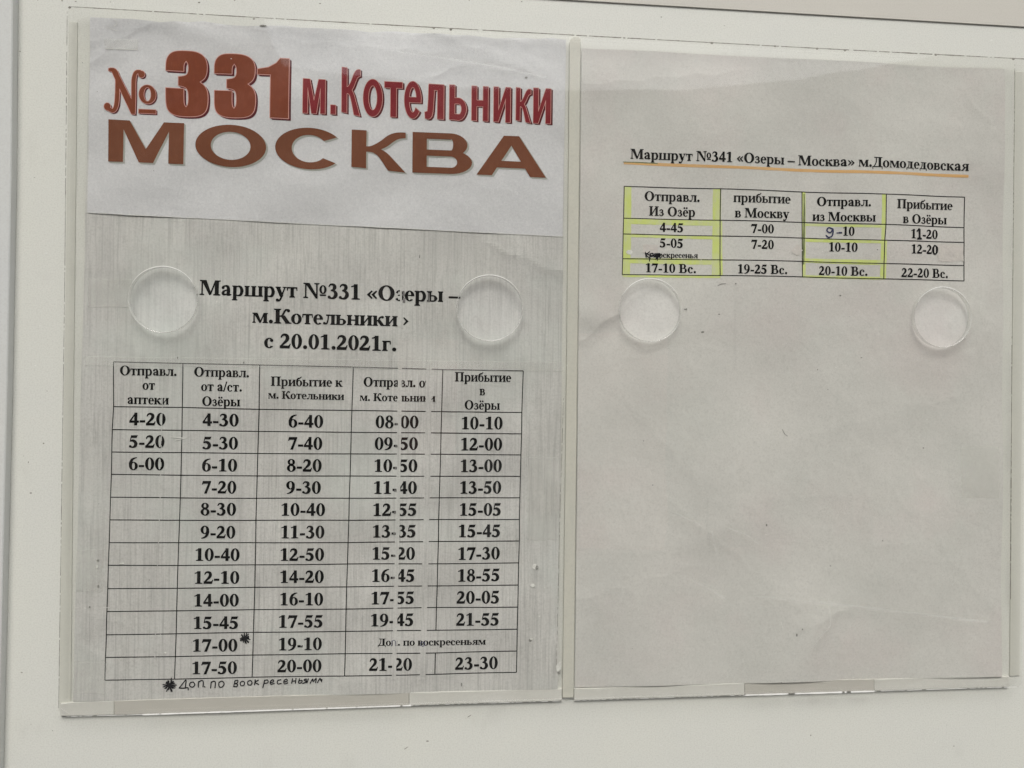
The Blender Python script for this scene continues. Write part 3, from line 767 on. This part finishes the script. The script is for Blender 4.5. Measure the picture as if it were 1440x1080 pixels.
line(SL, T1, 'Маршрут №331 «Озеры –', 280.6, 647.3, 414.4, 425.2, 20.6, K_black, 'title_line')
line(SL, T1, 'м.Котельники›', 355, 574.5, 453.6, 459, 20, K_black, 'title_line')
line(SL, T1, 'с 20.01.2021г.', 371.4, 557.3, 488.8, 493.6, 20, K_black, 'title_line')


# bare streaks where the toner has gone
def streak(pts, w0, w1, m=M_sheet, seg=6, gap=0.0, lift=LIFT_ST, nm='worn_streak'):
    v_, f_ = union(wob(pts, w0, w1, gap, seg)); return SL.put(nm, v_, f_, m, T1, lift)


streak([(562.5, 512), (560, 700), (556, 860), (554, 956)], 5.0, 6.4)
streak([(603.5, 512), (600.5, 700), (596.5, 860), (596, 894)], 7.2, 8.8)
streak([(595, 913), (594.5, 956)], 7.2, 8.8)
streak([(229.6, 505), (226.5, 660), (219.5, 860), (217, 965)], .7, 1.5, gap=.2)
streak([(567.5, 409), (568, 417)], 2.0, 3.6, K_faint, 2)
streak([(568.5, 419), (568, 426)], 3.2, 5, K_faint, 2)
streak([(563.6, 404), (564, 428)], 2.2, 3.2)
streak([(603, 412), (603.4, 425)], 1.6, 2.8, K_faint, 3)
streak([(564, 446), (565, 462)], 3.6, 4.4)
for y in (601, 632, 663, 694, 725, 755, 786, 817):
    streak([(558 - (y - 600) * .02, y - 6), (558 - (y - 600) * .02, y - 3)], 3, 5, K_faint, 2, lift=LIFT_ST + .015, nm='toner_ghost')


# ---------------------------------------------------------------- pen writing
def pen(sheet, parent, strokes, w_, m=K_pen, name='pen_writing', label=None):
    polys = []
    for s in strokes:
        polys += S(s, w_, 4)
        for e in (s[0], s[-1]): polys += C(e[0], e[1], w_ / 2, n=7)
    v_, f_ = union(polys)
    return sheet.put(name, v_, f_, m, parent, LIFT_PEN, label)


def burst(cx, cy, r, n=11, seed=1):
    rr = random.Random(seed); out = []
    for i in range(n):
        a = math.pi * i / n + rr.uniform(-.1, .1); l1 = r * rr.uniform(.6, 1.1); l2 = r * rr.uniform(.6, 1.1)
        out.append([(cx - l1 * math.cos(a), cy - l1 * math.sin(a)), (cx + rr.uniform(-1, 1), cy + rr.uniform(-1, 1)), (cx + l2 * math.cos(a), cy + l2 * math.sin(a))])
    out += [[(cx - 3.5, cy - 1.5), (cx + 3.5, cy - 2), (cx - 3, cy + .5), (cx + 3.6, cy + .8), (cx - 2.5, cy + 2.6), (cx + 2.5, cy + 3)]]
    return out


pen(SL, T1, burst(344.3, 897.5, 7.6, 10, 3), 1.35, K_pen, 'pen_asterisk')
pen(SL, T1, burst(238.6, 963, 9.6, 11, 5), 1.5, K_pen, 'pen_asterisk')


def zc(pts): return [(130 + x / 4.5, 740 + y / 4.5) for x, y in pts]      # coordinates read off a 4.5x enlargement


note = [zc(s) for s in [
    [(548, 1024), (568, 1000), (592, 972), (590, 1000), (588, 1022)], [(548, 1024), (580, 1024), (604, 1022), (606, 1036)],
    [(640, 985), (620, 990), (616, 1010), (634, 1018), (648, 1004), (640, 986)], [(672, 982), (670, 1018)], [(672, 986), (690, 976), (702, 984), (700, 1016)], [(710, 1014), (712, 1018)],
    [(752, 984), (748, 1024)], [(752, 988), (768, 980), (778, 988), (776, 1022)], [(812, 982), (800, 992), (804, 1016), (822, 1016), (834, 996), (822, 980), (812, 982)],
    [(902, 978), (894, 1014)], [(902, 978), (920, 974), (916, 992), (898, 994), (918, 1000), (914, 1014), (894, 1014)],
    [(950, 980), (936, 990), (940, 1008), (958, 1006), (962, 988), (950, 980)], [(1000, 976), (984, 982), (984, 1002), (1002, 1006)], [(1002, 1006), (1010, 990), (1000, 976), (984, 982)],
    [(1030, 972), (1026, 1004)], [(1050, 974), (1030, 988), (1052, 1002)],
    [(1090, 974), (1078, 1022)], [(1090, 976), (1108, 974), (1110, 990), (1086, 996)],
    [(1126, 990), (1146, 984), (1142, 972), (1126, 982), (1128, 1000), (1150, 996)],
    [(1192, 972), (1172, 978), (1172, 998), (1194, 996)],
    [(1214, 986), (1232, 980), (1228, 968), (1212, 978), (1214, 998), (1236, 992)],
    [(1266, 966), (1260, 994)], [(1288, 964), (1284, 994)], [(1262, 982), (1286, 978)],
    [(1310, 966), (1304, 992), (1322, 990), (1326, 976), (1306, 980)],
    [(1352, 966), (1338, 974), (1354, 984), (1330, 996)], [(1366, 966), (1356, 992), (1352, 966)],
    [(1378, 994), (1394, 966), (1396, 984), (1416, 962), (1412, 990)], [(1424, 990), (1440, 962), (1444, 976), (1452, 968), (1450, 984)]]]
pen(SL, T1, note, 1.55, K_pen, 'pen_writing', 'handwritten black pen footnote under the table')
pen(SL, T1, [[(551, 908.5), (551.5, 901.5), (555.5, 901), (556, 908)], [(594, 902), (591.5, 905), (594.5, 908.5), (597.5, 905), (594, 902)]], .9, K_blue, 'pen_writing', 'thin blue pen letters patched into the note row')

# ---------------------------------------------------------------- right timetable
GR = [([877.5, 1013.5, 1128.7, 1244.7, 1357.8], [262.3, 265.4, 269.5, 273.6, 276.7]),
      ([876.7, 1013, 1128.5, 1244.4, 1357.3], [307.1, 309.4, 312.5, 316, 319.6]),
      ([876, 1012.9, 1128.5, 1242.9, 1357.3], [329.2, 331.7, 334.6, 338.2, 340.4]),
      ([875.4, 1012.5, 1128.4, 1242.4, 1356.7], [364, 365.4, 367.5, 370.7, 373.3]),
      ([874.8, 1012.5, 1128.4, 1242.4, 1356.2], [386.3, 387.5, 389.3, 392.2, 394.9])]


def band(pts, w_, m=K_yell, nm='highlighter_stroke', lift=LIFT_HI):
    v_, f_ = union(wob(pts, w_ * .85, w_ * 1.15, 0, 7)); return SR.put(nm, v_, f_, m, T3, lift)


# the highlighter: one union per colour so no two strokes lie in one plane
hl = []
for pts, w_ in [([(882.5, 263), (882, 308)], 11), ([(1008.5, 266), (1008.5, 309)], 12), ([(882, 308), (880, 388)], 12), ([(1009.5, 309), (1008.5, 388)], 14),
                ([(877, 311.5), (1013, 313.5)], 7.5), ([(877, 331), (1013, 334)], 5), ([(876, 366.5), (1013, 368.5)], 8), ([(876, 388), (1013, 389)], 4),
                ([(1131.5, 270), (1131, 390)], 4.5), ([(1241.5, 274), (1240, 392)], 5.5), ([(1244, 338), (1243, 392)], 5),
                ([(1129, 315.5), (1243, 319)], 3.6), ([(1129, 337.5), (1243, 340.5)], 4.4), ([(1129, 366), (1243, 369.5)], 6.5), ([(1129, 388.5), (1243, 391.5)], 4)]:
    hl.append((pts[0][0] > 1100, wob(pts, w_ * .88, w_ * 1.12, 0, 7)))
for side in (False, True):
    v, f = union([q for k, p in hl if k == side for q in p]); SR.put('highlighter_stroke', v, f, K_yell, T3, LIFT_HI, 'yellow-green highlighter framing the third column' if side else 'yellow-green highlighter framing the first column')
v, f = union(wob([(877, 229.5), (1010, 234.5), (1140, 239.5), (1250, 243.5), (1362.7, 247.6)], 3.4, 4.6, 0, 8)); SR.put('highlighter_stroke', v, f, K_oran, T3, LIFT_HI, 'orange highlighter underline')
v, f = union(wob([(876, 228), (900, 228.8), (925, 230)], 1.0, 1.8, .1, 5)); SR.put('pen_stroke', v, f, K_smear, T3, LIFT_HI + .02)
v, f = union(wob([(1131.6, 272), (1131.8, 300), (1130.8, 345), (1130.2, 372)], 1.6, 3.6, 0, 6)); SR.put('pen_stroke', v, f, K_smear, T3, LIFT_HI + .02)
for xs, ys in GR: rule(SR, T3, list(zip(xs, ys)), 1.25, K_line)
for c in range(5):
    o = rule(SR, T3, [(r[0][c], r[1][c]) for r in GR], 1.3, K_line)
    for vv in o.data.vertices: vv.co.y -= .00001
line(SR, T3, 'Маршрут №341 «Озеры – Москва» м.Домодедовская', 886.3, 1362.7, 223.2, 240, 13.6, K_black, 'title_line')
for s, x0, x1, y0, y1, cap in [('Отправл.', 906.3, 984.4, 282, 283.4, 13), ('Из Озёр', 912.5, 978.1, 303, 304.2, 13), ('прибытие', 1031.3, 1112.3, 284, 286, 13), ('в Москву', 1033.3, 1110.4, 305.4, 307, 13),
                               ('Отправл.', 1149.6, 1223.3, 289, 290.6, 12.6), ('из Москвы', 1143.3, 1230, 310, 312, 12.6), ('Прибытие', 1260, 1341.1, 293.2, 294.8, 12.6), ('в Озёры', 1268.4, 1332.7, 313.8, 315, 12.6)]:
    line(SR, T3, s, x0, x1, y0, y1, cap, K_small, 'column_heading')
for s, x0, x1, y0, y1 in [('4-45', 927.9, 961.3, 325.6, 326.2), ('7-00', 1055.6, 1087.9, 327.6, 328.2), ('-10', 1180, 1201.4, 331, 331.4), ('11-20', 1280.4, 1319.5, 335, 335.6),
                          ('5-05', 927.5, 960.8, 347.6, 348.2), ('7-20', 1055.6, 1087.5, 349.8, 350.4), ('10-10', 1166.7, 1206, 353, 353.8), ('12-20', 1281, 1319.5, 356.4, 357.2),
                          ('17-10 Вс.', 907.7, 979, 382.8, 384), ('19-25 Вс.', 1036.9, 1106.3, 384.4, 385.6), ('20-10 Вс.', 1152.2, 1220, 386.4, 387.6), ('22-20 Вс.', 1266.7, 1333.3, 389.6, 390.8)]:
    line(SR, T3, s, x0, x1, y0, y1, 12.3, K_black)
line(SR, T3, 'воскресенья', 921, 981.7, 362.2, 363, 8, K_small, 'printed_note')
pen(SR, T3, [[(1172, 322), (1166, 320), (1163.5, 324), (1168, 327), (1172, 323), (1171, 331), (1166, 333.5), (1162.5, 331)]], 2.0, K_blue, 'pen_writing', 'blue pen digit nine')
pen(SR, T3, [[(1177.5, 327.5), (1183, 327)]], 1.6, K_blue)
pen(SR, T3, [[(1289, 325.5), (1292.4, 321.8), (1292.6, 335)], [(1289.5, 336.3), (1295.5, 336)]], 1.7, K_pen, 'pen_writing', 'black pen digit one written over print')
pen(SR, T3, [[(1315, 345), (1311.8, 350), (1314, 357), (1318, 355), (1318.6, 348), (1315, 345)]], 1.9, K_pen, 'pen_writing', 'dark pen zero written over print')
zk = lambda pts: [(840 + x / 4.8, 180 + y / 4.8) for x, y in pts]
pen(SR, T3, [zk(s) for s in [[(322, 838), (328, 876)], [(352, 836), (328, 858), (356, 882)], [(356, 850), (350, 900)], [(356, 852), (372, 846), (372, 866), (352, 868)],
                             [(376, 860), (392, 850), (384, 870), (398, 866), (404, 846), (398, 884)], [(380, 872), (420, 846), (390, 890), (428, 856)], [(404, 894), (412, 848), (424, 884)], [(322, 846), (366, 862), (424, 864)]]], 1.35, K_pen, 'pen_writing', 'dark pen scribble crossing out the start of the small note')
# correction patches and specks on the right sheet
K_patch = mottled('correction_film', (.60, .57, .53), [((.50, .47, .45), 300, (1, 1, 1), .45, .7, .7)], .5, .3, (700, .6, .0003))


def blob(sheet, parent, cx, cy, rx_, ry_, m, nm, seed, lift=LIFT_ST, lab=None, rough=.18):
    r = random.Random(seed); n = 16
    pts = [(cx + rx_ * (1 + r.uniform(-rough, rough)) * math.cos(2 * math.pi * i / n), cy + ry_ * (1 + r.uniform(-rough, rough)) * math.sin(2 * math.pi * i / n)) for i in range(n)]
    v_, f_ = union([pts]); return sheet.put(nm, v_, f_, m, parent, lift, lab)


def rough_rect(x0, y0, x1, y1, seed, j=.8):
    r = random.Random(seed); p = []
    for a, b in (((x0, y0), (x1, y0)), ((x1, y0), (x1, y1)), ((x1, y1), (x0, y1)), ((x0, y1), (x0, y0))):
        n = max(2, int(math.hypot(b[0] - a[0], b[1] - a[1]) / 5))
        for i in range(n): p.append((a[0] + (b[0] - a[0]) * i / n + r.uniform(-j, j), a[1] + (b[1] - a[1]) * i / n + r.uniform(-j, j)))
    return [p]


v, f = union(rough_rect(1319.5, 343, 1356, 367, 3, 1.2)); SR.put('correction_patch', v, f, K_patch, T3, LIFT_ST)
v, f = union(rough_rect(903, 344, 925, 356, 6, 1.0)); SR.put('correction_patch', v, f, K_patch, T3, LIFT_ST)
blob(SR, T3, 1121, 352, 7, 7.5, K_patch, 'correction_patch', 2)
blob(SR, T3, 885, 355, 4.5, 3.5, M_scuff_light, 'correction_patch', 4)
for i, (x, y, a, b) in enumerate([(963, 435, 1.3, .8), (1011, 442, 1.5, .8), (988, 467, 2.2, 1.3), (1182.5, 415.5, 1.3, 1.1), (1211, 503, 1.2, .6), (985, 609, .0, .0), (1034, 399, 1, .8), (965, 435, .9, 1.4)]):
    if a: blob(SR, T3, x, y, a, b, M_speck, 'speck', 20 + i, LIFT_PEN)
pen(SR, T3, [[(1100, 604), (1103, 610), (1107, 613)]], .8, M_speck, 'scratch')
pen(SR, T3, [[(1009, 402), (1014, 399.5), (1020, 399)]], .7, M_speck, 'scratch')
pen(SR, T3, [[(1097, 874), (1100, 884)], ], .6, M_scuff_light, 'scratch')

# ---------------------------------------------------------------- heading lettering
SOFT = lambda q: soften(q, 2, 40)


def sansK():
    q = [(195, 655), (270, 657), (270, 745), (295, 743), (340, 715), (375, 682), (410, 666), (440, 662), (468, 663), (468, 693), (432, 697), (405, 715), (375, 742), (345, 758), (375, 775), (405, 808), (468, 875), (380, 870), (335, 800), (312, 780), (292, 774), (270, 774), (270, 864), (195, 860)]
    return [SOFT([((x - 195) / 2.73, (875 - y) / 2.2) for x, y in q])]


three = [(0, 69), (0, 83), (6, 93), (20, 99), (45, 100), (72, 99.5), (90, 94), (98, 84), (98, 70), (93, 60), (80, 54), (93, 48), (100, 38), (100, 20), (95, 8), (80, 1.5), (50, 0), (22, 1), (6, 7), (0, 18), (0, 42), (42, 42), (42, 19), (48, 14), (54, 19), (54, 38), (48, 45), (30, 47), (30, 60), (48, 62), (54, 68), (54, 80), (48, 85), (42, 80), (42, 69)]
def soften(pts, n=2, lim=62):
    for _ in range(n):
        out = []; k = len(pts)
        for i in range(k):
            a, b, c = [np.array(pts[j % k], float) for j in (i - 1, i, i + 1)]
            u, v_ = b - a, c - b; cs = (u @ v_) / (np.hypot(*u) * np.hypot(*v_) + 1e-9)
            if cs > math.cos(math.radians(lim)) and cs < .9995:
                out += [tuple(b - u * min(.25, 7 / np.hypot(*u))), tuple(b + v_ * min(.25, 7 / np.hypot(*v_)))]
            else: out.append(tuple(b))
        pts = out
    return pts


three = soften(three, 3)
SG = {
    'М': [[(0, 100), (28, 100), (50, 33), (73, 100), (100, 100), (100, 0), (80, 0), (80, 78), (60, 0), (41, 0), (20, 78), (20, 0), (0, 0)]],
    'О': Rg(50, 50, 50, 50, 22, 17, n=56), 'С': Rg(52, 50, 52, 50, 25, 17, 37, 320, n=56),
    'К': sansK(),
    'В': R(0, 0, 24, 100) + R(10, 84.5, 65, 100) + R(10, 43, 65, 58) + R(10, 0, 65, 15.5) + Rg(64, 72, 28, 28, 24, 13.5, -92, 92, n=40) + Rg(64, 29, 36, 29, 25, 15, -92, 92, n=40),
    'А': [[(0, 0), (22, 0), (50, 76), (50.2, 100), (39, 100)], [(100, 0), (77, 0), (49.9, 76), (50, 100), (61, 100)], [(27, 20), (73, 20), (66, 37), (34, 37)]],
    '3': [three],
    '1': [[(42, 0), (100, 0), (100, 100), (72, 100), (60, 92), (35, 84), (0, 80), (0, 72), (42, 72)]],
    'N': S([(10, 96), (24, 94), (32, 80), (33, 45), (31, 18), (24, 5), (12, 8)], [5, 10, 10, 10, 10, 8, 8]) + C(9, 13, 8, 8) + [[(14, 100), (30, 95), (74, 22), (77, 0), (68, 0), (20, 88)]] + S([(72, 4), (73, 40), (73, 75), (78, 92), (90, 94)], [10, 10, 10, 8, 8]) + C(92, 89, 8, 7.5),
    'o': Rg(50, 50, 50, 50, 28, 12, n=40), '_': R(0, 0, 100, 100),
    'м': [[(0, 100), (30, 100), (50, 36), (70, 100), (100, 100), (100, 0), (79, 0), (79, 76), (61, 0), (39, 0), (21, 76), (21, 0), (0, 0)]],
    '.': R(0, 0, 100, 100), 'о': Rg(50, 50, 50, 50, 27, 17, n=40), 'т': R(0, 83, 100, 100) + R(34, 0, 66, 90),
    'е': Rg(50, 50, 50, 50, 28, 16, 2, 322, n=44) + R(20, 43, 99, 57), 'л': R(62, 0, 92, 100) + R(20, 83, 80, 100) + S([(33, 96), (30, 50), (24, 14), (2, 9)], [28, 26, 26, 18]),
    'ь': R(0, 0, 30, 100) + S([(20, 54), (65, 53), (84, 32), (65, 9), (20, 8.5)], [16, 17, 30, 17, 17]), 'н': R(0, 0, 30, 100) + R(70, 0, 100, 100) + R(20, 42, 80, 59),
    'и': R(0, 0, 28, 100) + R(72, 0, 100, 100) + [[(28, 0), (28, 32), (72, 100), (72, 68)]], 'к': sansK(),
}


def place(ch, tl, tr, bl, br):
    """unit glyph (0..100) onto a photo-px quad"""
    tl, tr, bl, br = [np.array(k, float) for k in (tl, tr, bl, br)]
    res = []
    for p in SG[ch]:
        res.append([tuple((bl * (1 - x / 100) + br * (x / 100)) * (1 - y / 100) + (tl * (1 - x / 100) + tr * (x / 100)) * (y / 100)) for x, y in p])
    return res


def flipy(polys): return [[(x, -y) for x, y in p] for p in polys]


def deco(ch, quad, fill, rim, rim_w, sh, sh_off, sh_grow, name='letter'):
    base = place(ch, *quad)
    root = None
    v_, f_ = union(base)
    o = SH.put(name, v_, f_, fill, T2, .17)
    if rim:
        v_, f_ = union(grow(base, rim_w)); r_ = SH.put('outline', v_, f_, rim, T2, .13)
        r_.parent = o; r_.matrix_parent_inverse = Matrix.Identity(4); r_.matrix_basis = Matrix.Identity(4)
    s_ = [[(x + sh_off[0], y + sh_off[1]) for x, y in p] for p in (grow(base, sh_grow) if sh_grow else base)]
    s_ += [[(x + sh_off[0] * .5, y + sh_off[1] * .5) for x, y in p] for p in (grow(base, sh_grow) if sh_grow else base)]
    v_, f_ = union(s_); q_ = SH.put('drop_shadow', v_, f_, sh, T2, .09)
    q_.parent = o; q_.matrix_parent_inverse = Matrix.Identity(4); q_.matrix_basis = Matrix.Identity(4)
    return o


def quad(x0, x1, yt0, yt1, yb0, yb1, lean=.01):
    return ((x0, yt0), (x1, yt1), (x0 - lean * (yb0 - yt0), yb0), (x1 - lean * (yb1 - yt1), yb1))


for ch, q in [('М', quad(152.8, 258.6, 168, 172.8, 227.2, 231.1)), ('О', quad(275, 374.6, 173.5, 178, 232.5, 237)), ('С', quad(387.2, 480, 177.5, 181.5, 235.5, 240.5)),
              ('К', quad(494.6, 570.6, 182, 184.5, 238.5, 242.6)), ('В', quad(580.3, 664.2, 185.6, 189, 242.3, 245.6)), ('А', quad(670.6, 768.4, 189, 192.5, 245.5, 250))]:
    deco(ch, q, K_brown, None, 0, K_grey, (2.6, 2.2), 0, 'wide_letter')
for ch, q in [('3', quad(233.6, 292.5, 70, 73.5, 162, 165)), ('3', quad(302, 360, 75.2, 78, 164.5, 167)), ('1', quad(362.6, 406.4, 80.5, 82.6, 164.8, 166.8))]:
    deco(ch, q, K_rust, K_pink, 1.0, K_dkred, (3.0, 2.6), .6, 'numeral')
for ch, q in [('N', quad(146.7, 203.6, 94.5, 97.5, 158, 161)), ('o', quad(195.6, 219, 119, 120, 145, 146)), ('_', quad(195, 218.6, 153.4, 154.2, 158.6, 159.4))]:
    deco(ch, q, K_rust, K_pink, .8, K_dkred, (1.8, 1.6), .5, 'numero_sign')
for ch, q in [('м', quad(426.3, 457.5, 110.2, 112, 159, 160)), ('.', quad(465, 471.8, 147.5, 147.8, 160, 160.3)), ('К', quad(481, 506.5, 94.4, 96, 161.5, 163)), ('о', quad(511, 538, 111, 112.5, 163, 164)),
              ('т', quad(541, 566, 115, 116.2, 163.6, 164.6)), ('е', quad(569, 592.5, 114, 115.2, 166, 167)), ('л', quad(597.5, 626.5, 117.8, 119.2, 166.6, 168)), ('ь', quad(632.3, 656.5, 119, 120.2, 168, 169)),
              ('н', quad(663.6, 686.6, 120.6, 121.8, 169, 170)), ('и', quad(694.6, 718, 121.8, 123, 170.4, 171.6)), ('к', quad(726, 746.5, 122.8, 123.8, 171.5, 172.6)), ('и', quad(750.5, 774.6, 123.6, 125, 172.6, 173.8))]:
    deco(ch, q, K_red, K_pink, .7, K_dkred, (2.6, 1.8), .4, 'narrow_letter')

# ---------------------------------------------------------------- tape, scuffs, scraps
v, f = union(rough_rect(147, 55, 194, 68, 31, .5)); SH.put('tape_piece', v, f, M_tape, T2, .22)
v, f = union(wob([(148, 68.5), (193, 69.3)], .6, 1.2, .1)); SH.put('tape_edge', v, f, M_scuff_light, T2, .26)
v, f = union(wob([(160, 27), (166, 33), (158, 40)], .4, 1.0, .2) + wob([(150, 38), (165, 44)], .3, .8, .2)); SH.put('crease_mark', v, f, M_scuff_light, T2, .24)
blob(SH, T2, 370, 36.3, 5, 1.3, M_speck, 'speck', 61, .2); blob(SH, T2, 740, 109, 2, 1.1, M_speck, 'speck', 62, .2)
v, f = union(rough_rect(123, 392, 186, 432, 33, .6)); SL.put('tape_piece', v, f, M_tape, T1, LIFT_TP)
v, f = union(rough_rect(120, 501, 792, 514, 34, .6)); v[:, 1] += (v[:, 0] - 120) * .012; SL.put('tape_piece', v, f, M_tape, T1, LIFT_TP + .02)
v, f = union(rough_rect(108, 772, 146, 832, 35, .9)); SL.put('tape_piece', v, f, M_tape, T1, LIFT_TP)
v, f = union(rough_rect(104, 930, 150, 975, 36, .9)); SL.put('tape_piece', v, f, M_tape, T1, LIFT_TP)
v, f = union(wob([(145, 853.5), (155, 854)], .5, 1, .1) + wob([(106, 854), (122, 854.6)], .3, .7, .3)); SL.put('scratch', v, f, M_scuff_light, T1, LIFT_TP + .03)
for i, (x, y, a, b, m_) in enumerate([(752, 797, 3.6, 3.8, M_scuff_light), (755, 798, 2.2, 3, M_speck), (749, 823, 3, 2.6, M_scuff_light), (745.5, 900, 2, 2.4, M_speck), (747, 898, 2.6, 1.2, M_scuff_light), (649, 962.5, 1.1, 2.6, M_speck), (138.5, 788, 2, 1.5, M_speck), (137, 797, 1.4, 2.4, M_scuff_light), (139, 824, 1.2, 2.2, M_speck), (127, 853, 1.4, 1.2, M_speck), (758, 866, 1.4, 1.2, M_scuff_light), (250, 503, .8, 1.4, M_speck), (343, 510, 1, 1.6, M_speck), (590, 361, .7, 2.6, M_speck), (233, 917.5, 1.6, 1.2, M_scuff_light), (172, 792, 4, 1, M_scuff_light)]):
    blob(SL, T1, x, y, a, b, m_, 'speck', 70 + i, LIFT_TP + .05 + .004 * i)
v, f = union(wob([(240, 614.5), (262, 616), (246, 619)], .6, 1.6, .1)); SL.put('scratch', v, f, M_scuff_light, T1, LIFT_TP + .03)
# little torn paper corner in the right end of the pocket
v, f = union([[(782, 935), (788, 930), (789, 941), (783, 946)]]); FLAT(ZB - .6).put('adhesive_crumb', v, f, M_scuff_light, holder, 0)
v, f = union(wob([(792.5, 560), (788, 700), (782.5, 935)], .3, .9, .25)); FLAT(ZB - .5).put('scratch', v, f, M_dirt_shade, holder, 0)
# smears and dust on the front of the acrylic, tape on the right sheet
for pts, a, b_ in (([(1000, 745), (1004, 762), (1009, 782)], 2, 5), ([(1022, 742), (1050, 752), (1066, 765)], 2, 5), ([(975, 818), (995, 826), (1020, 842)], 3, 8), ([(945, 720), (985, 738)], 2, 5), ([(1060, 838), (1200, 852), (1390, 875)], 2, 6), ([(1165, 840), (1168, 880), (1140, 912)], 2, 5), ([(770, 110), (690, 92), (560, 72)], 2, 5)):
    v, f = union(wob(pts, a, b_, 0, 5)); FLAT(ZF).put('smear', v, f, M_smear, holder, .03)
v, f = union(rough_rect(1352, 628, 1404, 700, 41, .8)); SR.put('tape_piece', v, f, M_tape, T3, LIFT_TP)
v, f = union(rough_rect(742, 643, 784, 760, 42, .8)); SL.put('tape_piece', v, f, M_tape, T1, LIFT_TP)
for i, (x, y, a, b) in enumerate([(1119, 892, 1.1, 2.0), (1127, 884, .8, 1.2), (1299, 630, 1.2, .8), (1077, 738, 1.2, 1.6), (1150, 520, .9, .7), (1240, 760, .8, .8), (905, 620, .8, .9)]):
    blob(SR, T3, x, y, a, b, M_speck, 'speck', 120 + i, LIFT_PEN)
r_ = random.Random(77)
for i in range(60):
    x, y = r_.uniform(110, 1420), r_.uniform(60, 960); a = r_.uniform(.35, .8)
    blob(FLAT(ZF), holder, x, y, a, a * r_.uniform(.6, 1.3), M_scuff_light if r_.random() < .6 else M_speck, 'dust_speck', 200 + i, .03)
# marks on the board itself
for i, (x, y, a, b) in enumerate([(571, 1052, 3, .8), (660, 1007, 3, .7), (40, 650, .8, 1.1)]):
    v, f = union([[(x + a * math.cos(t * .7), y + b * math.sin(t * .7) - a * .6 * math.cos(t * .7)) for t in range(9)]])
    FLAT(0).put('scratch', v, f, M_dirt_shade if i else M_dirt_shade, board, .02)

for i in range(46):
    k = i % 4
    x, y = ((r_.uniform(20, 80), r_.uniform(0, 1080)), (r_.uniform(20, 1440), r_.uniform(1012, 1078)), (r_.uniform(20, 800), r_.uniform(0, 6)), (r_.uniform(820, 1440), 0))[k]
    if k == 3: y = 22 + (x - 820) * .056 + r_.uniform(-14, 12)
    a = r_.uniform(.4, 1.1)
    blob(FLAT(0), board, x, y, a * r_.uniform(.7, 2.4), a, M_dirt_shade if r_.random() < .45 else M_scuff_light, 'paint_mark', 300 + i, .02)

# ---------------------------------------------------------------- ground and the building the acrylic mirrors
M_ground = mottled('asphalt', (.10, .10, .095), [((.16, .155, .15), 3, (1, 1, 1), .4, .7, .6)], .9, .2)
g = link('ground', [(-60, -80, 0), (60, -80, 0), (60, 3, 0), (-60, 3, 0)], [(0, 1, 2, 3)], M_ground); tag(g, None, None, None, 'structure')
M_reflection_mottle = mottled('wall_reflection_mottle', (.12, .115, .105), [((.62, .50, .46), 1.5, (1, 1, 1), .50, .62, .9), ((.50, .55, .46), 1.0, (1, 1, 1), .54, .66, .8), ((.03, .03, .03), 2.2, (1, 1, 1), .52, .60, .9)], .7, .2)  # made-up colour blotches that mottle the wall's reflection in the acrylic


def mirror_pt(px, py, dist):
    d = RC @ np.array([(px - 720) / (CF * 1000), -(py - 540) / (CF * 1000), -1.0])
    q = plane_pt(px, py); t = dist / -d[2]
    return (q[0] / 1000 + d[0] * t, -dist, HT + q[1] / 1000 + d[1] * t)


prof = [mirror_pt(x, y, 7.0) for x, y in [(330, -60), (400, 95), (640, 118), (830, 128), (960, 127), (1080, 116), (1180, 100), (1290, 86), (1380, 62), (1500, 20)]]
V = [(-14, -7.0, prof[0][2])] + prof + [(14, -7.0, prof[-1][2])]
V = [(x, y, z) for x, y, z in V]
n = len(V); VV = V + [(x, y - 4, z) for x, y, z in V] + [(x, y, 0) for x, y, z in V] + [(x, y - 4, 0) for x, y, z in V]
FF = []
for i in range(n - 1):
    FF += [(i, i + 1, n + i + 1, n + i), (2 * n + i, 2 * n + i + 1, i + 1, i), (n + i, n + i + 1, 3 * n + i + 1, 3 * n + i)]
FF += [(0, n, 3 * n, 2 * n), (n - 1, 3 * n - 1, 4 * n - 1, 2 * n - 1)]
bld = thing('unseen_reflected_building', 'grey building across the yard, seen only as a dim reflection in the acrylic', 'building', 0, -HT * 1000, 7000)
link('wall', VV, FF, M_reflection_mottle, bld)

M_pink = mottled('pink_reflection_panel', (.75, .42, .37), [((.60, .38, .33), 2, (1, 1, 1), .4, .6, .6)], .8, .1)
M_pale = mottled('pale_reflection_panel', (.74, .74, .70), [((.6, .6, .56), 2, (1, 1, 1), .4, .6, .6)], .8, .1)
M_dark = mottled('dark_reflection_panel', (.02, .02, .022), [((.04, .04, .04), 2, (1, 1, 1), .4, .6, .6)], .6, .2)
for x0, y0, x1, y1, m_ in ((815, 470, 935, 850, M_pink), (560, 480, 640, 640, M_pink), (1230, 800, 1300, 1000, M_pale), (1040, 300, 1110, 520, M_dark), (1000, 700, 1200, 780, M_dark), (300, 560, 420, 900, M_dark), (680, 640, 760, 900, M_pale)):  # panels added to the wall only to tint the acrylic's reflections
    a, b = mirror_pt(x0, y0, 6.9), mirror_pt(x1, y1, 6.9)
    za, zb = max(.05, min(a[2], b[2])), max(.3, max(a[2], b[2]))
    V = [(x, y, z) for y in (-6.93, -6.995) for x, z in ((a[0], za), (b[0], za), (b[0], zb), (a[0], zb))]
    link('reflection_panel', V, [(0, 1, 2, 3), (7, 6, 5, 4), (0, 4, 5, 1), (1, 5, 6, 2), (2, 6, 7, 3), (3, 7, 4, 0)], m_, bld)
